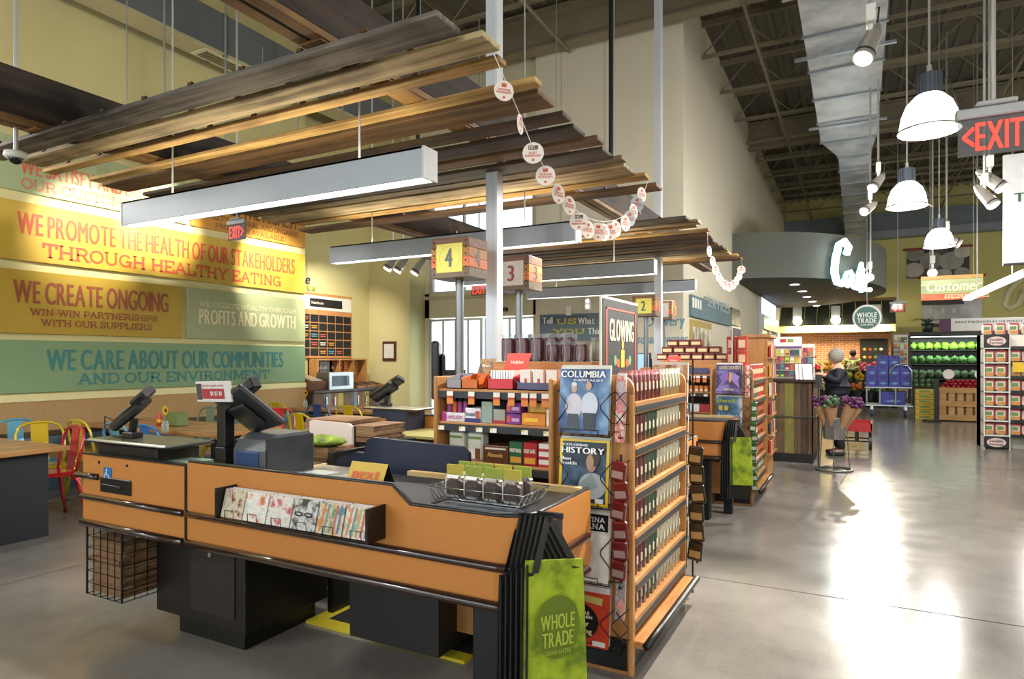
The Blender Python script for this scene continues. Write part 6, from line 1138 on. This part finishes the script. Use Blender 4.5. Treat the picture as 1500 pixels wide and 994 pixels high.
for r_,(c,l,w_) in enumerate(vk):
    for k in range(14):
        x=VX0+.12+k*.22; o=MB(C(c,.7,var=.35,sc=30)); o.ball((x,VY+.3+r_*.25,1.0+r_*.45),(.115,.12,.125),14,9,.3,R); c2=('d2642f' if k in (8,9) and r_<2 else None)
        if c2: o=MB(C(c2,.6)); o.ball((x,VY+.3+r_*.25,1.0+r_*.45),(.11,.1,.12),10,7,.05,R)
        tag(o.build('vegetable'),(l if not c2 else 'orange pepper')+f' on the {w_} of the produce case','vegetable',f'{l if not c2 else "orange pepper"} row on the {w_}')
ps=thing('case_sign','long white sign with a purple end on top of the produce case','sign',(3.1,VY+.4,2.35)); MB(C('e6e4e2',.5)).bx(2.6,4.6,VY+.35,VY+.39,2.36,2.75).build('board',ps); MB(C('5a2a52',.5)).bx(2.3,2.6,VY+.34,VY+.39,2.36,2.75).build('purple_end',ps); m=MB(C('6a6a6a',.5)); txt(m,'WHAT IS IN SEASON AT THE MARKET',(2.7,VY+.345,2.6),(1,0,0),(0,0,1),.07,1.7); m.build('lettering',ps)
fn=thing('potted_fern','large green fern in a dark pot on top of the produce case','plant',(2.0,VY+.6,2.35)); MB(C('2a2a2a',.5)).lathe([(.13,0),(.18,.28)],(2.0,VY+.6,2.35),12).build('pot',fn)
for k in range(26):
    a=k*2.4; L=R.uniform(.45,.75); m=MB(C('3f6b2c',.6,var=.3)); c=Vector((2.0,VY+.6,2.6)); d=Vector((math.cos(a),math.sin(a)*.6,0)); s=Vector((-d.y,d.x,0))*.03; pts=[c+d*L*t+Vector((0,0,L*(1.1*t-1.0*t*t))) for t in (0,.35,.7,1)]
    m.add([pts[0]-s*.4,pts[0]+s*.4,pts[1]+s,pts[1]-s,pts[2]+s*.8,pts[2]-s*.8,pts[3]],[(0,1,2,3),(3,2,4,5),(5,4,6)]); m.build('frond',fn)
# apple bins
AX0,AX1,AY=1.75,3.3,18.6; ab=thing('apple_crate','slatted wooden crate heaped with apples','crate',(2.5,19.1,0)); cw_=WOOD('a87e4c','c9a06a','x',.6)
MB(WOOD('6a4c2c','80603a','x')).bx(AX0+.03,AX1-.03,AY+.05,AY+1.0,.05,.72).build('liner',ab)
for z in (.03,.36,.68): MB(cw_).bx(AX0,AX1,AY-.02,AY,z,z+.13).build('rail',ab); MB(cw_).bx(AX0-.02,AX0,AY,AY+1.0,z,z+.13).build('rail',ab)
for k in range(9): x=AX0+.02+k*.172; MB(cw_).bx(x,x+.12,AY,AY+.02,.03,.8).build('slat',ab)
for k in range(6): MB(cw_).bx(AX0,AX0+.02,AY+.03+k*.165,AY+.14+k*.165,.03,.8).build('slat',ab)
ap=MB(C('a8202a',.3,var=.35,sc=14)); ap.lathe([(0,.006),(.02,0),(.036,.017),(.041,.04),(.034,.062),(.017,.069),(0,.062)],(0,0,0),10); pa=None
n=0
for lay in range(4):
    for j in range(5-lay if lay else 5):
        for k in range(16-lay):
            x=AX0+.06+k*.097+lay*.048; y=AY+.07+j*.097+lay*.05; z=.722+lay*.068
            if pa is None: pa=tag(ap.build('apple'),'red apple heaped in the slatted wooden crate','apple','apples in the crate'); MB(C('4a3420',.7)).cyl((0,0,.066),(.004,0,.09),.003,n=4).build('stem',pa); q=pa; q.location=(x,y,z)
            else: q=copy_tree(pa,(x,y,z))
            q.rotation_euler=(R.uniform(-.5,.5),R.uniform(-.5,.5),R.uniform(0,6))
for k in range(6): tag(MB(C('c9a83a',.5,var=.1)).bx(1.28,1.68,18.9,19.3,.001+k*.125,.12+k*.125,.006).m(C('6a8a3a',.5)).bx(1.36,1.6,18.898,18.9,.04+k*.125,.09+k*.125).build('produce_carton'),['lowest','second','third','fourth','fifth','topmost'][k]+' yellow carton in the stack beside the apples','carton','stacked yellow cartons')
for k in range(10): tag(MB(C('3f5c38',.4,var=.4,sc=12)).ball((1.3+(k%4)*.13,18.95+(k//4)*.12,.84+(k//4)*.1),(.064,.06,.065),10,8).build('melon'),'dark green melon piled on the yellow cartons','melon','melons on the yellow cartons')
for x,l in ((1.98,'left'),(2.62,'right')): o=thing('price_paddle',f'round white price paddle at the {l} side of the apples','price sign',(x,19.0,.9)); MB(white).cyl((x,19.0,1.12),(x,19.02,1.12),.12,n=20).build('disc',o); MB(black).cyl((x,19.02,.75),(x,19.02,1.05),.012,n=6).build('stem',o)
tag(MB(black).bx(1.62,1.72,18.3,18.35,.03,1.02).bx(1.4,1.75,18.1,18.5,0,.03).build('queue_post'),'slim black post beside the apple crate','post')
# snack display tower
SX0,SX1,SY=1.86,2.95,13.2; sd=thing('snack_display','white cardboard snack tower with black branded panels','display',(2.4,13.5,0)); bc_=C('e0dcd4',.5); 
MB(bc_).bx(SX0,SX1,SY+.3,SY+.7,0,1.9).build('core',sd)
for sx in (SX0,2.2,2.56,SX1-.02): MB(bc_).bx(sx,sx+.02,SY,SY+.7,0,1.9).build('divider',sd)
for i in range(7):
    z=.24+i*.24; MB(bc_).bx(SX0,SX1,SY-.02,SY+.3,z-.02,z).build('tray',sd); MB(black).bx(2.22,SX1,SY-.022,SY-.02,z-.03,z+.02).build('tray_front',sd)
MB(C('1a1a1c',.5)).bx(2.58,SX1,SY-.024,SY-.02,.04,.2).build('brand_panel',sd)
for a,b,c_,d_ in ((2.58,SX1,1.68,1.9),(SX0,2.2,1.68,1.9),(SX0,2.2,.04,.2)): MB(C('1a1a1c',.5)).bx(a,b,SY-.024,SY-.02,c_,d_).build('brand_panel',sd)
for (a,b,c_) in ((2.62,2.93,1.79),(1.9,2.16,1.79),(2.62,2.93,.12),(1.9,2.16,.12)):
    q=MB(C('e6c9c4',.5)); q.add([((a+b)/2+(b-a)/2*math.cos(t*PI/10),SY-.026,c_+.075*math.sin(t*PI/10)) for t in range(20)],[tuple(range(20))]); q=q.build('badge',sd); m=MB(C('2a2a2c',.5)); txt(m,'Sensible',((a+b)/2,SY-.028,c_+.025),(1,0,0),(0,0,1),.04,(b-a)*.7,align='c'); txt(m,'Portions',((a+b)/2,SY-.028,c_-.03),(1,0,0),(0,0,1),.04,(b-a)*.7,align='c'); m.build('lettering',q)
def snack(x,y,z,label,grp):
    o=thing('snack_bag',label,'snack bag',(x,y,z),grp); MB(C('e6dcd2',.35,var=.12,sc=20)).bx(x-.075,x+.075,y-.05,y+.05,z+.001,z+.19,.03).build('pouch',o); MB(C('b5242a',.35)).bx(x-.06,x+.06,y-.051,y-.04,z+.165,z+.192).bx(x+.056,x+.07,y-.053,y-.04,z+.02,z+.17).build('red_band',o); MB(C('6a8a4a',.4,var=.4,sc=60)).bx(x-.055,x+.03,y-.053,y-.05,z+.08,z+.14).m(C('c98a3a',.4,var=.4,sc=60)).bx(x-.055,x+.05,y-.053,y-.05,z+.02,z+.07).build('print',o)
for i in range(6):
    for j,x in enumerate((1.95,2.11,2.3,2.46,2.66,2.84)): snack(x,SY+.1,.241+i*.24,f'red and white snack bag on tier {["one","two","three","four","five","six"][i]} of the snack tower',f'snack bags on tier {["one","two","three","four","five","six"][i]}')
for j,x in enumerate((1.95,2.13,2.31,2.49,2.67,2.85)): snack(x,SY+.3,1.9,'red and white snack bag standing on top of the snack tower','snack bags on top of the tower')
tag(MB(C('e0bd2a',.5)).bx(2.24,2.4,SY-.04,SY-.036,1.28,1.44).build('price_card'),'yellow price card on the snack tower','price sign')
# pictures and signs far away
def pic(name,px0,px1,y0,y1,label,mats,Y=YF,sc=.9):
    a=W(px0,y0,Y=Y); b=W(px1,y1,Y=Y); o=thing(name,label,'picture',((a[0]+b[0])/2,Y-.03,b[2])); MB(PRINT(*mats,sc)).bx(a[0],b[0],Y-.03,Y,b[2],a[2]).build('print',o); MB(C('8a3a2a',.5)).cyl((a[0]-.1,Y-.05,a[2]+.02),(b[0]+.1,Y-.05,a[2]+.02),.04,n=8).build('hanging_rod',o); return o,a,b
tp,a,b=pic('hanging_picture',1328,1420,367,404,'monochrome banner photograph of tomatoes',('161616','3a3a3a','5a5a5a'))
for k,(u,v,r_) in enumerate(((.12,.3,.3),(.4,.6,.34),(.72,.55,.36),(.9,.85,.26),(.6,.08,.25),(.14,.85,.28),(.88,.12,.22))): 
    cx_=a[0]+u*(b[0]-a[0]); cz=b[2]+v*(a[2]-b[2]); rr=r_*(a[2]-b[2]); m=MB(C(('b9b5ae','8a8780','a6a39c','c9c6c0')[k%4],.5,var=.25,sc=3)); m.add([(min(max(cx_+rr*math.cos(q*PI/12),a[0]),b[0]),YF-.033-.001*k,min(max(cz+rr*.85*math.sin(q*PI/12),b[2]),a[2])) for q in range(24)],[tuple(range(24))]); m.build('printed_tomato',tp)
bp_,a,b=pic('hanging_picture',1350,1438,408,478,'monochrome banner photograph of a barn',('6d6d6d','8d8d8d','adadad'))
Lx=lambda u:a[0]+u*(b[0]-a[0]); Lz=lambda v:b[2]+v*(a[2]-b[2])
m=MB(C('3a3a3c',.6)).add([(Lx(0),YF-.034,Lz(.45)),(Lx(.72),YF-.034,Lz(.45)),(Lx(.62),YF-.034,Lz(.85)),(Lx(0),YF-.034,Lz(.85))],[(0,1,2,3)]); m.build('printed_roof',bp_); m=MB(C('c9c9c7',.6)); [m.bx(Lx(u),Lx(u+.05),YF-.036,YF-.034,Lz(.28),Lz(.38)) for u in (.12,.34,.52)]; m.build('printed_windows',bp_,'stuff'); MB(C('4a4a4a',.6)).bx(Lx(0),Lx(1),YF-.036,YF-.034,Lz(0),Lz(.08)).build('printed_grass',bp_)
a=W(1349,405,Y=15.0); b=W(1440,437,Y=15.0); cs_=thing('hanging_sign','hanging wooden plank sign reading Customer Service','sign',((a[0]+b[0])/2,15,b[2])); H=a[2]-b[2]
for k,(c1,c2) in enumerate((('d25a34','e07a4c'),('8a9a68','a3b07c'),('9aa674','b0ba88'),('b58a4c','c9a05c'))): h0=(0,.26,.56,.84,1)[k:k+2]; MB(WOOD(c1,c2,'x',.6)).bx(a[0],b[0],14.98,15.02,b[2]+H*h0[0],b[2]+H*h0[1]-.004).build('plank',cs_)
m=MB(C('ede3b4',.5)); txt(m,'Customer',(a[0]+.08,14.972,b[2]+H*.36),(1,0,0),(0,0,1),H*.42,(b[0]-a[0])*.88,shear=.3); m.m(C('e6c99a',.5)); txt(m,'SERVICE',(a[0]+.38,14.972,b[2]+H*.06),(1,0,0),(0,0,1),H*.16,(b[0]-a[0])*.7,slab=True); m.build('lettering',cs_)
for x in (a[0]+.15,b[0]-.15): MB(rodm).cyl((x,15,a[2]),(x,15,ZC),.006,n=5).build('cable',cs_)
c=W(1270,465,Y=16.6); wt_=thing('round_sign','scalloped white and green hanging disc reading Whole Trade','sign',c); r=.29
MB(C('e6e8e6',.5)).add([(c[0]+r*(1+.04*math.cos(q*PI/2*1.0*2))*math.cos(q*PI/48),16.6,c[2]+r*(1+.04*math.cos(q*PI))*math.sin(q*PI/48)) for q in range(96)]+[(c[0]+r*(1+.04*math.cos(q*PI))*math.cos(q*PI/48),16.63,c[2]+r*(1+.04*math.cos(q*PI))*math.sin(q*PI/48)) for q in range(96)],[tuple(range(96)),tuple(range(191,95,-1))]+[(q,q+96,(q+1)%96+96,(q+1)%96) for q in range(96)]).build('disc',wt_)
MB(C('3f6f66',.5)).add([(c[0]+r*.86*math.cos(q*PI/24),16.597,c[2]+r*.86*math.sin(q*PI/24)) for q in range(48)],[tuple(range(48))]).build('green_field',wt_); m=MB(C('eef0ee',.5)); txt(m,'WHOLE',(c[0],16.594,c[2]+.06),(1,0,0),(0,0,1),.11,.4,align='c'); txt(m,'TRADE',(c[0],16.594,c[2]-.07),(1,0,0),(0,0,1),.11,.38,align='c'); txt(m,'GUARANTEE',(c[0],16.594,c[2]-.16),(1,0,0),(0,0,1),.035,.26,align='c'); m.build('lettering',wt_); MB(rodm).cyl((c[0],16.61,c[2]+r),(c[0],16.61,5.6),.006,n=5).build('cable',wt_)
# lit café letters: script strokes standing off the canopy
cl=thing('cafe_letters','large glowing white script letters with teal edges on the canopy','lit letters',(.5,19.5,3.4)); em=EM('eafcff',9)
def stroke(pts,r,name):
    n=len(pts); pts=[Vector(p) for p in pts]; MB(C('4f9a9c',.4)).tube([p+Vector((-.03,.08,0)) for p in pts],r*1.12,8).build(name+'_edge',cl); MB(em).tube(pts,r,8).build(name,cl); q=pts[n//2]; MB(rodm).cyl(q,q+(Vector((XB,19.8,q.z))-q).normalized()*.4,.02,n=6).build('standoff',cl)
def cp(px,py,Y,rx=3.15+.24,ry=4.7+.24):
    t=10
    while t<24:
        q=T(px,py,t)
        if ((q[0]-XB)/rx)**2+((q[1]-19.8)/ry)**2 < 1: return q
        t+=.02
    return W(px,py,Y=20.2)
stroke([cp(1240,372,17.6),cp(1243,362,17.5),cp(1237,353,17.5),cp(1229,358,17.4),cp(1224,378,17.4),cp(1222,398,17.4),cp(1226,413,17.5),cp(1234,415,17.7)],.075,'letter_c')
stroke([cp(1247,398,18.2),cp(1240,400,18.1),cp(1236,412,18.1),cp(1241,419,18.2),cp(1249,402,18.4),cp(1247,417,18.4),cp(1252,421,18.5)],.048,'letter_a')
stroke([cp(1255,424,18.9),cp(1258,400,18.9),cp(1262,386,18.9),cp(1264,394,19.0),cp(1260,412,19.0),cp(1262,428,19.1)],.048,'letter_f')
stroke([cp(1266,414,19.5),cp(1272,410,19.5),cp(1271,402,19.5),cp(1266,406,19.5),cp(1267,424,19.6),cp(1275,424,19.8)],.048,'letter_e')
cc_=[W(a,b,Y=YF-.02) for a,b in ((1500,425),(1492,446),(1478,452),(1472,446),(1478,428),(1490,412),(1500,408))]
tag(MB(C('dcd8b0',.6)).tube([(p[0],YF-.06,p[2]) for p in cc_],.11,8).build('wall_letter'),'large cream script letter on the far yellow wall','lettering')
